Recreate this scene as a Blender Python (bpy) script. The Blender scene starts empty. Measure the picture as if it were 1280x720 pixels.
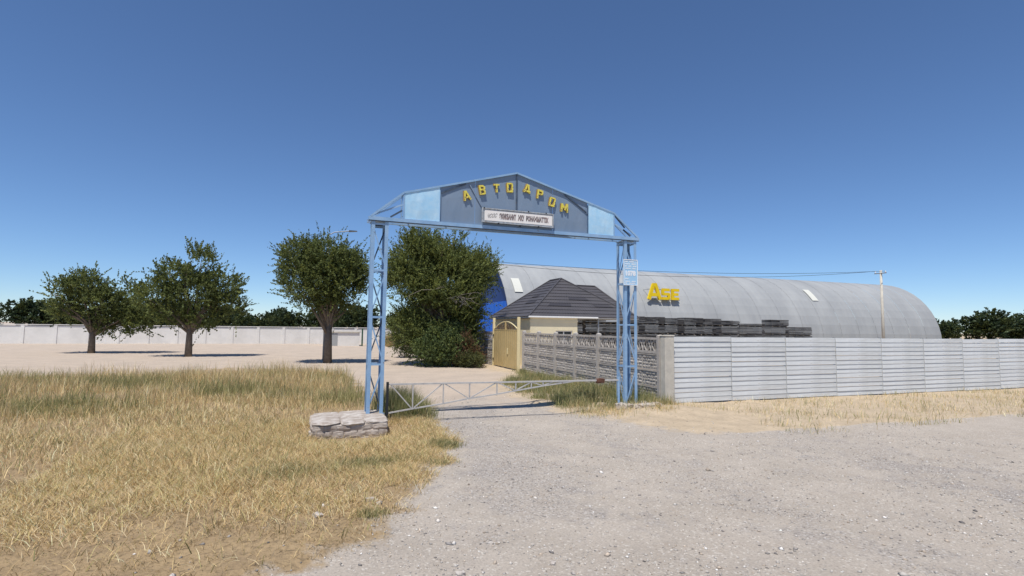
import bpy, bmesh, math, random
import numpy as np
from mathutils import Vector, Matrix, noise
random.seed(7); rng = np.random.default_rng(7)
S = bpy.context.scene
COL = S.collection

# ------------------------------------------------------------ camera, sky, sun, exposure
FPX = 660.0
yaw, pit, rol = math.radians(20.2), math.atan(49/660), 0.012
F0 = Vector((math.sin(yaw), math.cos(yaw), 0)); R0 = Vector((math.cos(yaw), -math.sin(yaw), 0)); UP = Vector((0, 0, 1))
FW = F0*math.cos(pit)+UP*math.sin(pit); U0 = UP*math.cos(pit)-F0*math.sin(pit)
RT = R0*math.cos(rol)+U0*math.sin(rol); UU = U0*math.cos(rol)-R0*math.sin(rol)
cam = bpy.data.cameras.new('camera'); camo = bpy.data.objects.new('camera', cam); COL.objects.link(camo)
m = Matrix((RT, UU, -FW)).transposed().to_4x4(); m.translation = (0, 0, 2.5)
camo.matrix_world = m
cam.sensor_fit = 'HORIZONTAL'; cam.sensor_width = 36; cam.lens = FPX/1280*36; cam.clip_end = 5000; cam.clip_start = .05
S.camera = camo

SUN = Vector((-.25, -.31, 1)).normalized()
elev = math.asin(SUN.z); azim = math.atan2(SUN.x, SUN.y)
W = bpy.data.worlds.new('World'); S.world = W; W.use_nodes = True
nt = W.node_tree; bg = nt.nodes['Background']
sky = nt.nodes.new('ShaderNodeTexSky'); sky.sky_type = 'NISHITA'; sky.sun_disc = False
sky.sun_elevation = elev; sky.sun_rotation = azim
sky.altitude = 1500; sky.air_density = .95; sky.dust_density = 0.0; sky.ozone_density = 9.0
nt.links.new(sky.outputs[0], bg.inputs[0]); bg.inputs[1].default_value = 0.115
sl = bpy.data.lights.new('sun', 'SUN'); sl.energy = 4.6; sl.angle = math.radians(.5); sl.color = (1, .95, .87)
so = bpy.data.objects.new('sun', sl); COL.objects.link(so); so.rotation_euler = SUN.to_track_quat('Z', 'Y').to_euler()
so.location = SUN*60
S.view_settings.view_transform = 'Standard'; S.view_settings.look = 'None'; S.view_settings.gamma = 1
S.view_settings.exposure = 0.12; S.view_settings.use_curve_mapping = False
S.render.engine = 'CYCLES'

# ------------------------------------------------------------ helpers
def tag(o, label=None, cat=None, group=None, kind=None):
    if label: o['label'] = label
    if cat: o['category'] = cat
    if group: o['group'] = group
    if kind: o['kind'] = kind
    return o
def empty(name, loc=(0, 0, 0), rz=0):
    o = bpy.data.objects.new(name, None); COL.objects.link(o); o.location = loc; o.rotation_euler = (0, 0, rz)
    o.empty_display_size = .2
    return o
def link(name, me, mat=None, parent=None):
    o = bpy.data.objects.new(name, me); COL.objects.link(o)
    if mat and not me.materials: me.materials.append(mat)
    if parent: o.parent = parent
    return o
def mesh_np(name, V, Fc, mat, parent=None, col=None, smooth=False):
    me = bpy.data.meshes.new(name); n = len(V); k = Fc.shape[1]; M = len(Fc)
    me.vertices.add(n); me.vertices.foreach_set('co', np.asarray(V, np.float32).ravel())
    me.loops.add(M*k); me.loops.foreach_set('vertex_index', Fc.astype(np.int32).ravel())
    me.polygons.add(M); me.polygons.foreach_set('loop_start', np.arange(0, M*k, k, dtype=np.int32))
    if smooth: me.polygons.foreach_set('use_smooth', np.ones(M, bool))
    me.update(calc_edges=True)
    if col is not None:
        a = me.color_attributes.new('Col', 'FLOAT_COLOR', 'POINT')
        c = np.ones((n, 4), np.float32); col = np.asarray(col); c[:, :col.shape[1]] = col; a.data.foreach_set('color', c.ravel())
    return link(name, me, mat, parent)
class MB:
    def __init__(s): s.v = []; s.f = []
    def add(s, vs, fs):
        b = len(s.v); s.v += [tuple(p) for p in vs]; s.f += [tuple(i+b for i in q) for q in fs]; return s
    def hexa(s, p):   # 8 points: bottom ring 0-3, top ring 4-7
        return s.add(p, [(3, 2, 1, 0), (4, 5, 6, 7), (0, 1, 5, 4), (1, 2, 6, 5), (2, 3, 7, 6), (3, 0, 4, 7)])
    def box(s, x0, x1, y0, y1, z0, z1):
        return s.hexa([(x0, y0, z0), (x1, y0, z0), (x1, y1, z0), (x0, y1, z0), (x0, y0, z1), (x1, y0, z1), (x1, y1, z1), (x0, y1, z1)])
    def bar(s, a, b, w, t, up=(0, 1, 0)):   # w across, t along 'up'
        a = Vector(a); b = Vector(b); d = (b-a).normalized(); u = Vector(up); u = (u-d*u.dot(d))
        if u.length < 1e-4: u = Vector((1, 0, 0)); u = u-d*u.dot(d)
        u.normalize(); r = d.cross(u)
        c = [(-1, -1), (1, -1), (1, 1), (-1, 1)]
        return s.hexa([a+r*w/2*i+u*t/2*j for i, j in c]+[b+r*w/2*i+u*t/2*j for i, j in c])
    def tube(s, pts, rad, n=8, cap=True):
        pts = [Vector(p) for p in pts]; base = len(s.v)
        u = None
        for i, p in enumerate(pts):
            d = (pts[min(i+1, len(pts)-1)]-pts[max(i-1, 0)]).normalized()
            if u is None: u = d.orthogonal().normalized()
            u = (u-d*u.dot(d)).normalized(); w = d.cross(u)
            r = rad[i] if isinstance(rad, (list, tuple)) else rad
            for k in range(n):
                a = 2*math.pi*k/n; s.v.append(tuple(p+(u*math.cos(a)+w*math.sin(a))*r))
        for i in range(len(pts)-1):
            for k in range(n):
                a = base+i*n+k; b = base+i*n+(k+1) % n; s.f.append((a, b, b+n, a+n))
        if cap:
            s.f.append(tuple(base+k for k in reversed(range(n)))); e = base+(len(pts)-1)*n; s.f.append(tuple(e+k for k in range(n)))
        return s
    def mesh(s, name):
        me = bpy.data.meshes.new(name); me.from_pydata(s.v, [], s.f); me.update(); return me
    def build(s, name, mat, parent=None, smooth=False, bevel=0):
        me = s.mesh(name)
        if bevel:
            bm = bmesh.new(); bm.from_mesh(me)
            bmesh.ops.bevel(bm, geom=bm.edges[:], offset=bevel, segments=1, affect='EDGES', clamp_overlap=True)
            bm.to_mesh(me); bm.free()
        if smooth: me.polygons.foreach_set('use_smooth', [True]*len(me.polygons))
        return link(name, me, mat, parent)
def box(name, mat, parent, *a, bevel=0): return MB().box(*a).build(name, mat, parent, bevel=bevel)
def rock(name, mat, parent, c, size, seed, cuts=3, amt=.35, rz=0, top=None):
    bm = bmesh.new(); bmesh.ops.create_cube(bm, size=1)
    bmesh.ops.subdivide_edges(bm, edges=bm.edges[:], cuts=cuts, use_grid_fill=True)
    for v in bm.verts:
        p = v.co.copy(); q = p.normalized()*.62; p = p.lerp(q, .35)
        nn = noise.noise_vector(p*2.3+Vector((seed*3.1, seed*1.7, seed)))*amt*.5+noise.noise_vector(p*6+Vector((seed, 0, 0)))*amt*.2
        p += nn
        if top is not None and p.z > top: p.z = top+(p.z-top)*.15
        v.co = Vector((p.x*size[0], p.y*size[1], p.z*size[2]))
    me = bpy.data.meshes.new(name); bm.to_mesh(me); bm.free()
    o = link(name, me, mat, parent); o.location = c; o.rotation_euler = (0, 0, rz); return o
def text_mesh(txt, size, extrude=.01, bold=0.0, sx=1.0, align='CENTER'):
    cu = bpy.data.curves.new('txt', 'FONT'); cu.body = txt; cu.size = size; cu.extrude = extrude; cu.offset = bold
    cu.align_x = align; cu.align_y = 'CENTER'; cu.resolution_u = 3
    o = bpy.data.objects.new('txt', cu); COL.objects.link(o)
    dg = bpy.context.evaluated_depsgraph_get(); me = bpy.data.meshes.new_from_object(o.evaluated_get(dg))
    bpy.data.objects.remove(o)
    # stand upright, facing -Y, centred on its bounds
    xs = [v.co.x for v in me.vertices]; ys = [v.co.y for v in me.vertices]
    cx, cy = (min(xs)+max(xs))/2, (min(ys)+max(ys))/2
    for v in me.vertices: v.co = Vector(((v.co.x-cx)*sx, -v.co.z, v.co.y-cy))
    return me

# ------------------------------------------------------------ materials
def mat(name, base, rough=.8, metal=0, var=None, vscale=4, vamt=.5, bump=0, bscale=30, spec=.3, rust=None, rscale=3, rthr=.6, coords='Object', stretch=None, vdetail=5):
    M = bpy.data.materials.new(name); M.use_nodes = True; t = M.node_tree; N = t.nodes; L = t.links
    b = N['Principled BSDF']; b.inputs['Base Color'].default_value = (*base, 1); b.inputs['Roughness'].default_value = rough
    b.inputs['Metallic'].default_value = metal; b.inputs['Specular IOR Level'].default_value = spec
    tc = N.new('ShaderNodeTexCoord'); src = tc.outputs[coords]
    if coords == 'World':
        pass
    if stretch:
        mp = N.new('ShaderNodeMapping'); mp.inputs['Scale'].default_value = stretch; L.new(src, mp.inputs[0]); src = mp.outputs[0]
    out = None
    if var:
        n = N.new('ShaderNodeTexNoise'); n.inputs['Scale'].default_value = vscale; n.inputs['Detail'].default_value = vdetail; n.inputs['Roughness'].default_value = .65
        L.new(src, n.inputs['Vector'])
        r = N.new('ShaderNodeMapRange'); r.inputs['From Min'].default_value = .35; r.inputs['From Max'].default_value = .65; r.inputs['To Max'].default_value = vamt*2
        L.new(n.outputs['Fac'], r.inputs['Value'])
        mx = N.new('ShaderNodeMix'); mx.data_type = 'RGBA'; mx.inputs['A'].default_value = (*base, 1); mx.inputs['B'].default_value = (*var, 1)
        L.new(r.outputs[0], mx.inputs['Factor']); out = mx.outputs['Result']
    if rust:
        n = N.new('ShaderNodeTexNoise'); n.inputs['Scale'].default_value = rscale; n.inputs['Detail'].default_value = 8; n.inputs['Roughness'].default_value = .7
        L.new(src, n.inputs['Vector'])
        r = N.new('ShaderNodeMapRange'); r.inputs['From Min'].default_value = rthr; r.inputs['From Max'].default_value = rthr+.06
        L.new(n.outputs['Fac'], r.inputs['Value'])
        mx = N.new('ShaderNodeMix'); mx.data_type = 'RGBA'; mx.inputs['B'].default_value = (*rust, 1)
        if out: L.new(out, mx.inputs['A'])
        else: mx.inputs['A'].default_value = (*base, 1)
        L.new(r.outputs[0], mx.inputs['Factor']); out = mx.outputs['Result']
    if out: L.new(out, b.inputs['Base Color'])
    if bump:
        n = N.new('ShaderNodeTexNoise'); n.inputs['Scale'].default_value = bscale; n.inputs['Detail'].default_value = 6
        L.new(src, n.inputs['Vector'])
        bp = N.new('ShaderNodeBump'); bp.inputs['Strength'].default_value = bump; bp.inputs['Distance'].default_value = .02
        L.new(n.outputs['Fac'], bp.inputs['Height']); L.new(bp.outputs[0], b.inputs['Normal'])
    return M
def leafmat(name, trans=.35, rough=.6):
    M = bpy.data.materials.new(name); M.use_nodes = True; t = M.node_tree; N = t.nodes; L = t.links
    b = N['Principled BSDF']; b.inputs['Roughness'].default_value = rough; b.inputs['Specular IOR Level'].default_value = .25
    a = N.new('ShaderNodeVertexColor'); a.layer_name = 'Col'; L.new(a.outputs[0], b.inputs['Base Color'])
    tr = N.new('ShaderNodeBsdfTranslucent'); L.new(a.outputs[0], tr.inputs[0])
    mx = N.new('ShaderNodeMixShader'); mx.inputs[0].default_value = trans
    L.new(b.outputs[0], mx.inputs[1]); L.new(tr.outputs[0], mx.inputs[2]); L.new(mx.outputs[0], N['Material Output'].inputs[0])
    return M
BLUE = mat('weathered_blue_paint', (.22, .375, .575), .5, var=(.31, .46, .64), vscale=2.5, vamt=.5, rust=(.17, .12, .10), rscale=4, rthr=.63, bump=.15)
DKBLUE = mat('faded_dark_steel_and_shade', (.05, .075, .11), .6, var=(.09, .12, .17), vscale=5, rust=(.10, .06, .04), rthr=.6)  # dark steel parts, and the painted shade strip under the gate beam
PANEL_G = mat('faded_grey_blue_sheet', (.185, .255, .35), .5, var=(.225, .285, .37), vscale=1.2, vamt=.4, rust=(.22, .25, .30), rscale=1.6, rthr=.68, stretch=(1, 1, .5))
PANEL_L = mat('faded_light_blue_sheet', (.33, .60, .82), .45, var=(.50, .70, .84), vscale=2.0, vamt=.5, bump=.06, bscale=3)
YELLOW = mat('chipped_yellow_paint', (.80, .68, .06), .6, var=(.70, .60, .16), vscale=7, rust=(.20, .12, .06), rscale=9, rthr=.53)
RIM = mat('rusty_letter_edge', (.30, .16, .06), .8, var=(.45, .33, .10), vscale=9)
SIGNW = mat('sun_bleached_white_sign', (.84, .82, .78), .5, var=(.84, .76, .70), vscale=3, vamt=.3)
SIGNF = mat('sign_frame_metal', (.45, .50, .54), .5, var=(.30, .30, .30), vscale=12, rust=(.16, .09, .06), rthr=.62, rscale=9)
INK = mat('faded_grey_ink', (.13, .125, .13), .8, var=(.30, .22, .21), vscale=5)
INKL = mat('pale_ink', (.42, .40, .38), .8)
NOTICE = mat('pale_blue_notice', (.34, .58, .80), .4, var=(.40, .62, .82), vscale=3)
WHITE = mat('white_print', (.82, .84, .86), .5)
BARR = mat('chalky_barrier_paint', (.56, .53, .49), .6, var=(.42, .41, .40), vscale=6, rust=(.18, .11, .08), rthr=.62, rscale=6)
BLACK = mat('black_hinge_steel', (.025, .027, .03), .5)
CONC = mat('fence_concrete', (.49, .45, .405), .9, var=(.37, .34, .305), vscale=2.2, bump=.4, bscale=40)
CONP = mat('fence_post_concrete', (.48, .445, .405), .9, var=(.38, .35, .32), vscale=3, bump=.3, bscale=40)
CONCL = mat('pale_pillar_concrete', (.60, .56, .48), .9, var=(.48, .45, .39), vscale=3, bump=.3)
RUB = mat('whitewashed_rubble', (.52, .48, .44), .95, var=(.32, .27, .23), vscale=4, vamt=.6, bump=.6, bscale=14)
RUB2 = mat('broken_concrete', (.36, .30, .255), .95, var=(.47, .42, .37), vscale=5, bump=.7, bscale=12)
OCHRE = mat('ochre_gate_sheet', (.56, .43, .215), .55, var=(.49, .37, .175), vscale=1.5)
CREAM = mat('cream_render', (.83, .74, .52), .9, var=(.77, .68, .47), vscale=1.5, bump=.15)
CREAMP = mat('cream_post_paint', (.78, .66, .38), .6)
SCROLL = mat('bronze_scroll_iron', (.16, .10, .05), .5, metal=.3)
TILE = mat('dark_grey_metal_tile', (.085, .08, .085), .5, var=(.065, .062, .068), vscale=.7, spec=.35)
TILED = mat('darker_replacement_tile', (.045, .043, .05), .55)
WHT = mat('white_trim', (.82, .82, .80), .5)
GLASS = mat('dark_window_glass', (.03, .035, .04), .1, spec=.6)
HROOF = mat('dull_zinc_sheet', (.36, .37, .37), .55, var=(.30, .31, .315), vscale=.28, vamt=.6, spec=.35, stretch=(1, .5, .5))
SKYL = mat('milky_skylight_sheet', (.62, .62, .56), .4)
BLUEW = mat('shaded_blue_cladding', (.012, .040, .17), .5, var=(.016, .05, .2), vscale=.4)  # roof arch's shade put into the end wall's blue
BLUED = mat('lit_blue_cladding', (.015, .13, .60), .45, var=(.02, .15, .65), vscale=.8)  # brighter blue for the end wall clear of the arch shade
SLAB = mat('dark_cement_slab', (.085, .082, .085), .9, var=(.05, .05, .052), vscale=2, bump=.3)
WOOD = mat('grey_pallet_wood', (.26, .22, .18), .9, var=(.18, .15, .12), vscale=6)
WALLW = mat('whitewashed_wall', (.78, .76, .72), .9, var=(.68, .66, .62), vscale=.6)
BARK = mat('grey_brown_bark', (.13, .10, .075), .95, var=(.20, .165, .13), vscale=5, bump=.8, bscale=12)
DEADW = mat('bleached_dead_wood', (.27, .24, .20), .9)
SLATW = mat('white_siding', (.70, .72, .73), .5, var=(.55, .56, .55), vscale=.9, vamt=.6, rust=(.36, .30, .24), rscale=2.2, rthr=.68, stretch=(.6, 1, 2.5))
GALV = mat('galvanised_steel', (.32, .33, .34), .5, metal=.4)
LEAF = leafmat('elm_leaves', .42); GRASSM = leafmat('grass_blades', .3, .7)
PEB = leafmat('gravel_stone', 0.0, .9)

# ------------------------------------------------------------ terrain
def sn(x, y, s, o=0.0):   # cheap smooth value noise from sines
    return (np.sin(x*s+1.3+o)*np.cos(y*s*1.17+.7*o)+np.sin((x*.7+y*.9)*s*1.9+o*2.1)*.6+np.cos((x*1.1-y*.6)*s*3.1+o)*.35)/1.95
EY = np.array([-50, 3, 5.0, 5.9, 6.6, 8.7, 10.8, 12.5, 14, 15, 16.5, 20, 28, 33, 37, 90]); EX = np.array([-9, -7, -3, .0, .95, 1.86, 2.87, 3.1, 3.0, 2.9, 2.5, 2.1, 1.6, .5, -9, -9])
RY = np.array([-50, 9.2, 10.3, 10.9, 12, 13.4, 14.5, 18.3, 22.3, 24.5, 27, 31, 60, 90]); RX = np.array([60, 60, 9.6, 8.3, 8.1, 7.8, 6.9, 6.75, 7.2, 8.6, 9.9, 9.6, 9.6, 9.6])
def left_d(x, y): return x-np.interp(y, EY, EX)-.22*sn(x, y, 2.3)-.1*sn(x, y, 7)          # >0 on the road
def right_d(x, y): return np.interp(y, RY, RX)-x-.2*sn(x, y, 2.1, 2)-.08*sn(x, y, 6)      # >0 on the road
def sst(v, a, b): t = np.clip((v-a)/(b-a), 0, 1); return t*t*(3-2*t)
def hgt(x, y):
    x = np.asarray(x, float); y = np.asarray(y, float)
    near = np.exp(-((x-3)**2+(y-12)**2)/900)
    h = .018*sn(x, y, .9)*near+.006*sn(x, y, 4)*near
    v = 1-sst(left_d(x, y), -.9, .25); h = h+v*near*(.07+.045*sn(x, y, 1.6, 1)+.015*sn(x, y, 6))
    r = 1-sst(right_d(x, y), -.6, .2); h = h+r*near*(.05+.03*sn(x, y, 2.2, 3)+.015*sn(x, y, 7))
    h = h+.13*np.exp(-((x-9.1)**2/.7+(y-13.6)**2/.45))+.10*np.exp(-((x-10.3)**2/.8+(y-13.3)**2/.9))
    h = h-.20*np.exp(-((x-.75)/1.2)**4-((y-12.55)/.95)**4)
    h = h+1.2*np.exp(-((x-10.8)/2.9)**4-((y-67)/3.2)**2)
    return h
def axis(a, b, st, lo, hi):
    c = list(np.arange(a, b+1e-6, st)); d = st
    v = a
    while v > lo: d *= 1.22; v -= d; c.insert(0, v)
    d = st; v = b
    while v < hi: d *= 1.22; v += d; c.append(v)
    return np.array(c)
gx = axis(-8, 14, .13, -1500, 1500); gy = axis(2.5, 30, .13, -400, 2500)
XX, YY = np.meshgrid(gx, gy); ZZ = hgt(XX, YY)
V = np.stack([XX.ravel(), YY.ravel(), ZZ.ravel()], 1)
nx, ny = len(gx), len(gy)
i, j = np.meshgrid(np.arange(nx-1), np.arange(ny-1)); a = (j*nx+i).ravel()
Q = np.stack([a, a+1, a+1+nx, a+nx], 1)
xf, yf = XX.ravel(), YY.ravel()
ml = 1-sst(left_d(xf, yf)+.3*sn(xf, yf, 3.3, 4), -1.1, .7)       # dry straw soil
mr = (1-sst(right_d(xf, yf)+.2*sn(xf, yf, 3, 5), -.9, 1.1))        # sandy soil by the fence
mfar = sst(yf+1.2*sn(xf, yf, .6), 14.2, 19)                          # bare dirt beyond the gate
mb = sst(-yf-.5*sn(xf, yf, 1.1, 2), -9.5, -6)                        # browner bare earth close by
def loose(x, y):   # 1 where loose gravel lies, 0 on the packed dusty wheel strips
    bnd = np.exp(-((x-(3.25+.13*(y-8))-.25*sn(x, y, .9, 3))/1.05)**2)*sst(y+.5*sn(x, y, 1.3), 5.6, 7.6)
    b2 = .55*np.exp(-((x-(6.2+.05*(y-8))-.3*sn(x, y, .8, 1))/.6)**2)+.5*np.exp(-((x+1.6)/1.2)**2)+.6*np.exp(-((x-10.5)/1.5)**2)
    return np.clip(.18+.72*np.maximum(bnd, b2)+.26*sn(x, y, 2.6, 5)+.2*sn(x, y, 6.3, 1)+.12*sn(x, y, 13, 4), 0, 1)
ml = ml*(1-sst(yf+2*sn(xf, yf, .4, 2), 25, 38))
mask = np.zeros((len(V), 4), np.float32); mask[:, 0] = ml; mask[:, 1] = mr; mask[:, 2] = mfar; mask[:, 3] = 1-loose(xf, yf)
GM = bpy.data.materials.new('gravel_and_dry_soil'); GM.use_nodes = True
t = GM.node_tree; N = t.nodes; L = t.links; b = N['Principled BSDF']; b.inputs['Roughness'].default_value = .95; b.inputs['Specular IOR Level'].default_value = .15
geo = N.new('ShaderNodeNewGeometry'); pos = geo.outputs['Position']
def noi(sc, det=6, ro=.6):
    n = N.new('ShaderNodeTexNoise'); n.inputs['Scale'].default_value = sc; n.inputs['Detail'].default_value = det; n.inputs['Roughness'].default_value = ro
    L.new(pos, n.inputs['Vector']); return n.outputs['Fac']
def rngn(v, a, b_, c=0, d=1):
    r = N.new('ShaderNodeMapRange'); r.inputs[1].default_value = a; r.inputs[2].default_value = b_; r.inputs[3].default_value = c; r.inputs[4].default_value = d; L.new(v, r.inputs[0]); return r.outputs[0]
def mixc(fac, A, B):
    mx = N.new('ShaderNodeMix'); mx.data_type = 'RGBA'; L.new(fac, mx.inputs['Factor'])
    for s_, v in (('A', A), ('B', B)):
        if isinstance(v, tuple): mx.inputs[s_].default_value = (*v, 1)
        else: L.new(v, mx.inputs[s_])
    return mx.outputs['Result']
vc = N.new('ShaderNodeVertexColor'); vc.layer_name = 'Col'; sp = N.new('ShaderNodeSeparateColor'); L.new(vc.outputs[0], sp.inputs[0])
def mth(op, A, B):
    n = N.new('ShaderNodeMath'); n.operation = op
    for q, v in enumerate((A, B)):
        if isinstance(v, float): n.inputs[q].default_value = v
        else: L.new(v, n.inputs[q])
    return n.outputs[0]
def ragged(v, amt, sc):   # break a soft mask up with fine noise so that one soil frays into the next
    return rngn(mth('ADD', v, mth('MULTIPLY', mth('SUBTRACT', noi(sc, 8, .72), .5), amt)), .3, .7)
grav = mixc(rngn(noi(.55, 9, .62), .40, .60), (.37, .33, .295), (.46, .405, .345))
grav = mixc(rngn(noi(2.3, 8, .65), .52, .70, 0, .7), grav, (.40, .33, .265))
grav = mixc(rngn(noi(28, 4, .7), .42, .66), grav, (.27, .245, .22))
vor = N.new('ShaderNodeTexVoronoi'); vor.inputs['Scale'].default_value = 42; L.new(pos, vor.inputs['Vector'])
vs = N.new('ShaderNodeSeparateColor'); L.new(vor.outputs['Color'], vs.inputs[0])
grav = mixc(rngn(vs.outputs[0], .80, .98, 0, .7), grav, (.58, .55, .52))
grav = mixc(rngn(vs.outputs[1], .84, .98, 0, .7), grav, (.17, .16, .155))
dirt = mixc(rngn(noi(.7, 8, .6), .36, .64), (.50, .415, .335), (.43, .36, .295))
dirt = mixc(rngn(noi(9, 6, .7), .5, .75), dirt, (.36, .29, .225))
straw = mixc(rngn(noi(2.2, 8, .7), .36, .64), (.40, .29, .165), (.31, .225, .135))
straw = mixc(rngn(noi(17, 5, .7), .46, .7), straw, (.20, .15, .09))
sand = mixc(rngn(noi(1.8, 8, .6), .36, .64), (.52, .42, .30), (.42, .34, .245))
sand = mixc(rngn(noi(14, 5, .7), .52, .74), sand, (.30, .235, .165))
dust = mixc(rngn(noi(.9, 9, .62), .40, .60), (.465, .41, .35), (.41, .36, .305))
dust = mixc(rngn(noi(33, 4, .7), .46, .68, 0, .8), dust, (.28, .25, .22))
dust = mixc(rngn(noi(3.1, 9, .7), .55, .72, 0, .6), dust, (.36, .295, .235))
dust = mixc(rngn(vs.outputs[2], .90, .99, 0, .8), dust, (.60, .56, .50))
grav = mixc(ragged(vc.outputs['Alpha'], 2.4, 3.2), grav, dust)
c = mixc(ragged(sp.outputs[2], 1.2, 1.5), grav, dirt); c = mixc(ragged(sp.outputs[1], 1.6, 2.2), c, sand); c = mixc(ragged(sp.outputs[0], 1.7, 2.6), c, straw)
L.new(c, b.inputs['Base Color'])
bp = N.new('ShaderNodeBump'); bp.inputs['Strength'].default_value = .7; bp.inputs['Distance'].default_value = .03
ad = N.new('ShaderNodeMath'); ad.operation = 'ADD'; L.new(noi(9, 8, .7), ad.inputs[0]); L.new(noi(45, 4, .7), ad.inputs[1]); L.new(ad.outputs[0], bp.inputs['Height'])
L.new(bp.outputs[0], b.inputs['Normal'])
fx, fy = XX[:-1, :-1].ravel(), YY[:-1, :-1].ravel()
isroad = (np.minimum(np.interp(fy, RY, RX)-fx, fx-np.interp(fy, EY, EX)) > 0) & (fy < 60) & (fy > -30) & (np.abs(fx) < 40)
def sub(name, sel):
    q = Q[sel]; u, inv = np.unique(q, return_inverse=True)
    return tag(mesh_np(name, V[u], inv.reshape(q.shape), GM, col=mask[u], smooth=True), kind='structure')
sub('ground', ~isroad); sub('gravel_road', isroad)

# ------------------------------------------------------------ entrance gate
gate = tag(empty('entrance_gate', (5.26, 14, 0)), 'tall blue lattice steel gateway arch with gabled top over the gravel road', 'gate')
GO = Vector((5.26, 14, 0))
def G(mb, name, mt, **k):
    mb.v = [tuple(Vector(p)-GO) for p in mb.v]; return mb.build(name, mt, gate, **k)
def angle(mb, a, b_, sx, sy, w=.092, t=.009):   # L-profile upright whose corner is the outer corner
    ax, ay = a[0], a[1]
    z0, z1 = a[2], b_[2]; dx, dy = b_[0]-a[0], b_[1]-a[1]
    for (x0, x1, y0, y1) in ((0, sx*w, 0, sy*t), (0, sx*t, sy*t, sy*w)):
        p = [(ax+x0, ay+y0), (ax+x1, ay+y0), (ax+x1, ay+y1), (ax+x0, ay+y1)]
        mb.hexa([(q[0], q[1], z0) for q in p]+[(q[0]+dx, q[1]+dy, z1) for q in p])
ZB = 5.28
def tower(x0, x1, z0, seed):
    y0, y1 = 14.0, 14.46; r = random.Random(seed)
    for X, sx in ((x0, 1), (x1, -1)):
        for Y, sy in ((y0, 1), (y1, -1)):
            mb = MB(); angle(mb, (X, Y, z0), (X+r.uniform(-.012, .012), Y, ZB-.06), sx, sy); G(mb, 'leg', BLUE)
    lv = [z0+.03+(ZB-.16-z0)*k/4.0 for k in range(5)]
    for k, z in enumerate(lv):
        for (p, q, up) in (((x0, y0, z), (x1, y0, z), (0, 1, 0)), ((x0, y1, z), (x1, y1, z), (0, 1, 0)), ((x0, y0, z), (x0, y1, z), (1, 0, 0)), ((x1, y0, z), (x1, y1, z), (1, 0, 0))):
            if k == 0: continue
            s_ = .012
            a_ = Vector(p); b2 = Vector(q); d = (b2-a_).normalized()
            off = Vector((0, s_ if p[1] == y0 else -s_, 0)) if up[1] else Vector((s_ if p[0] == x0 else -s_, 0, 0))
            mb = MB().bar(a_+d*.012+off, b2-d*.012+off, .05, .007, up); G(mb, 'crossbar', BLUE)
    for k in range(4):
        za, zb = lv[k]+.05, lv[k+1]-.05
        fl = k % 2 == 0
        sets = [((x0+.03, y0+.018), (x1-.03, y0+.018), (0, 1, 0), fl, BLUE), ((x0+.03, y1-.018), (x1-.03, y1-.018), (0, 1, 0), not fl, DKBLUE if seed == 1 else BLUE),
                ((x0+.018, y0+.03), (x0+.018, y1-.03), (1, 0, 0), fl, BLUE), ((x1-.018, y0+.03), (x1-.018, y1-.03), (1, 0, 0), not fl, BLUE)]
        for (p, q, up, f_, mt) in sets:
            A = (p[0], p[1], za if f_ else zb); B = (q[0], q[1], zb if f_ else za)
            G(MB().bar(A, B, .035, .006, up), 'brace', mt)
    # head plate frame
    G(MB().box(x0-.02, x1+.02, y0-.012, y1+.012, ZB-.055, ZB-.045), 'head_plate', BLUE)
    G(MB().box(x0-.03, x1+.03, y0-.03, y1+.03, z0-.015, z0), 'base_plate', BLUE)
    G(MB().box(x0+.09, x1-.09, y1-.004, y1+.002, ZB-.16, ZB-.06), 'gusset', DKBLUE)
tower(1.25, 1.67, .26, 1); tower(8.83, 9.28, .05, 2)
# bottom beam (front and rear chord) and gable
G(MB().box(1.16, 9.36, 13.965, 14.045, ZB-.04, ZB+.055), 'beam', BLUE)
G(MB().box(1.165, 9.355, 13.97, 14.04, ZB-.058, ZB-.043), 'beam_shade_strip', DKBLUE)  # thin dark strip painting the shaded underside of the beam
G(MB().box(1.16, 9.36, 14.40, 14.47, ZB-.04, ZB+.05), 'beam', BLUE)
AP = (5.26, 6.93); SL = (2.06, 6.04); SR = (8.46, 6.04); EL = (1.22, ZB+.06); ER = (9.30, ZB+.06)
for (a_, b_) in ((EL, SL), (SL, AP), (AP, SR), (SR, ER)):
    for yy in (13.99, 14.43):
        G(MB().bar((a_[0], yy, a_[1]), (b_[0], yy, b_[1]), .05, .05), 'chord', BLUE)
for X in (2.06, 3.04, 5.26, 7.55, 8.46):
    zt = np.interp(X, [2.06, 5.26, 8.46], [6.04, 6.93, 6.04])
    for yy, mt in ((13.995 if X in (2.06, 8.46) else 14.06, BLUE), (14.43, BLUE)):
        G(MB().bar((X, yy, ZB+.06), (X, yy, zt-.028), .04, .04), 'post', mt)
    G(MB().bar((X, 14.02, zt+.0), (X, 14.41, zt+.0), .03, .03, (0, 0, 1)), 'tie', BLUE)
for (a_, b_) in (((2.06, 5.36), (3.04, 6.25)), ((3.04, 6.25), (4.2, 5.36)), ((4.2, 5.36), (5.26, 6.85)), ((5.26, 6.85), (6.4, 5.36)), ((6.4, 5.36), (7.55, 6.25)), ((7.55, 6.25), (8.46, 5.36))):
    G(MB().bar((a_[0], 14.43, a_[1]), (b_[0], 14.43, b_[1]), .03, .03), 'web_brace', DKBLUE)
for (a_, b_, mt) in (((1.30, 5.40), (2.04, 5.72), BLUE), ((1.72, 5.36), (2.02, 5.56), DKBLUE), ((8.50, 5.98), (8.86, 5.62), DKBLUE), ((8.48, 5.72), (9.1, 5.4), BLUE), ((8.80, 5.56), (9.06, 5.37), DKBLUE)):
    G(MB().bar((a_[0], 14.02, a_[1]), (b_[0], 14.02, b_[1]), .045, .02), 'web_brace', mt)
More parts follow.
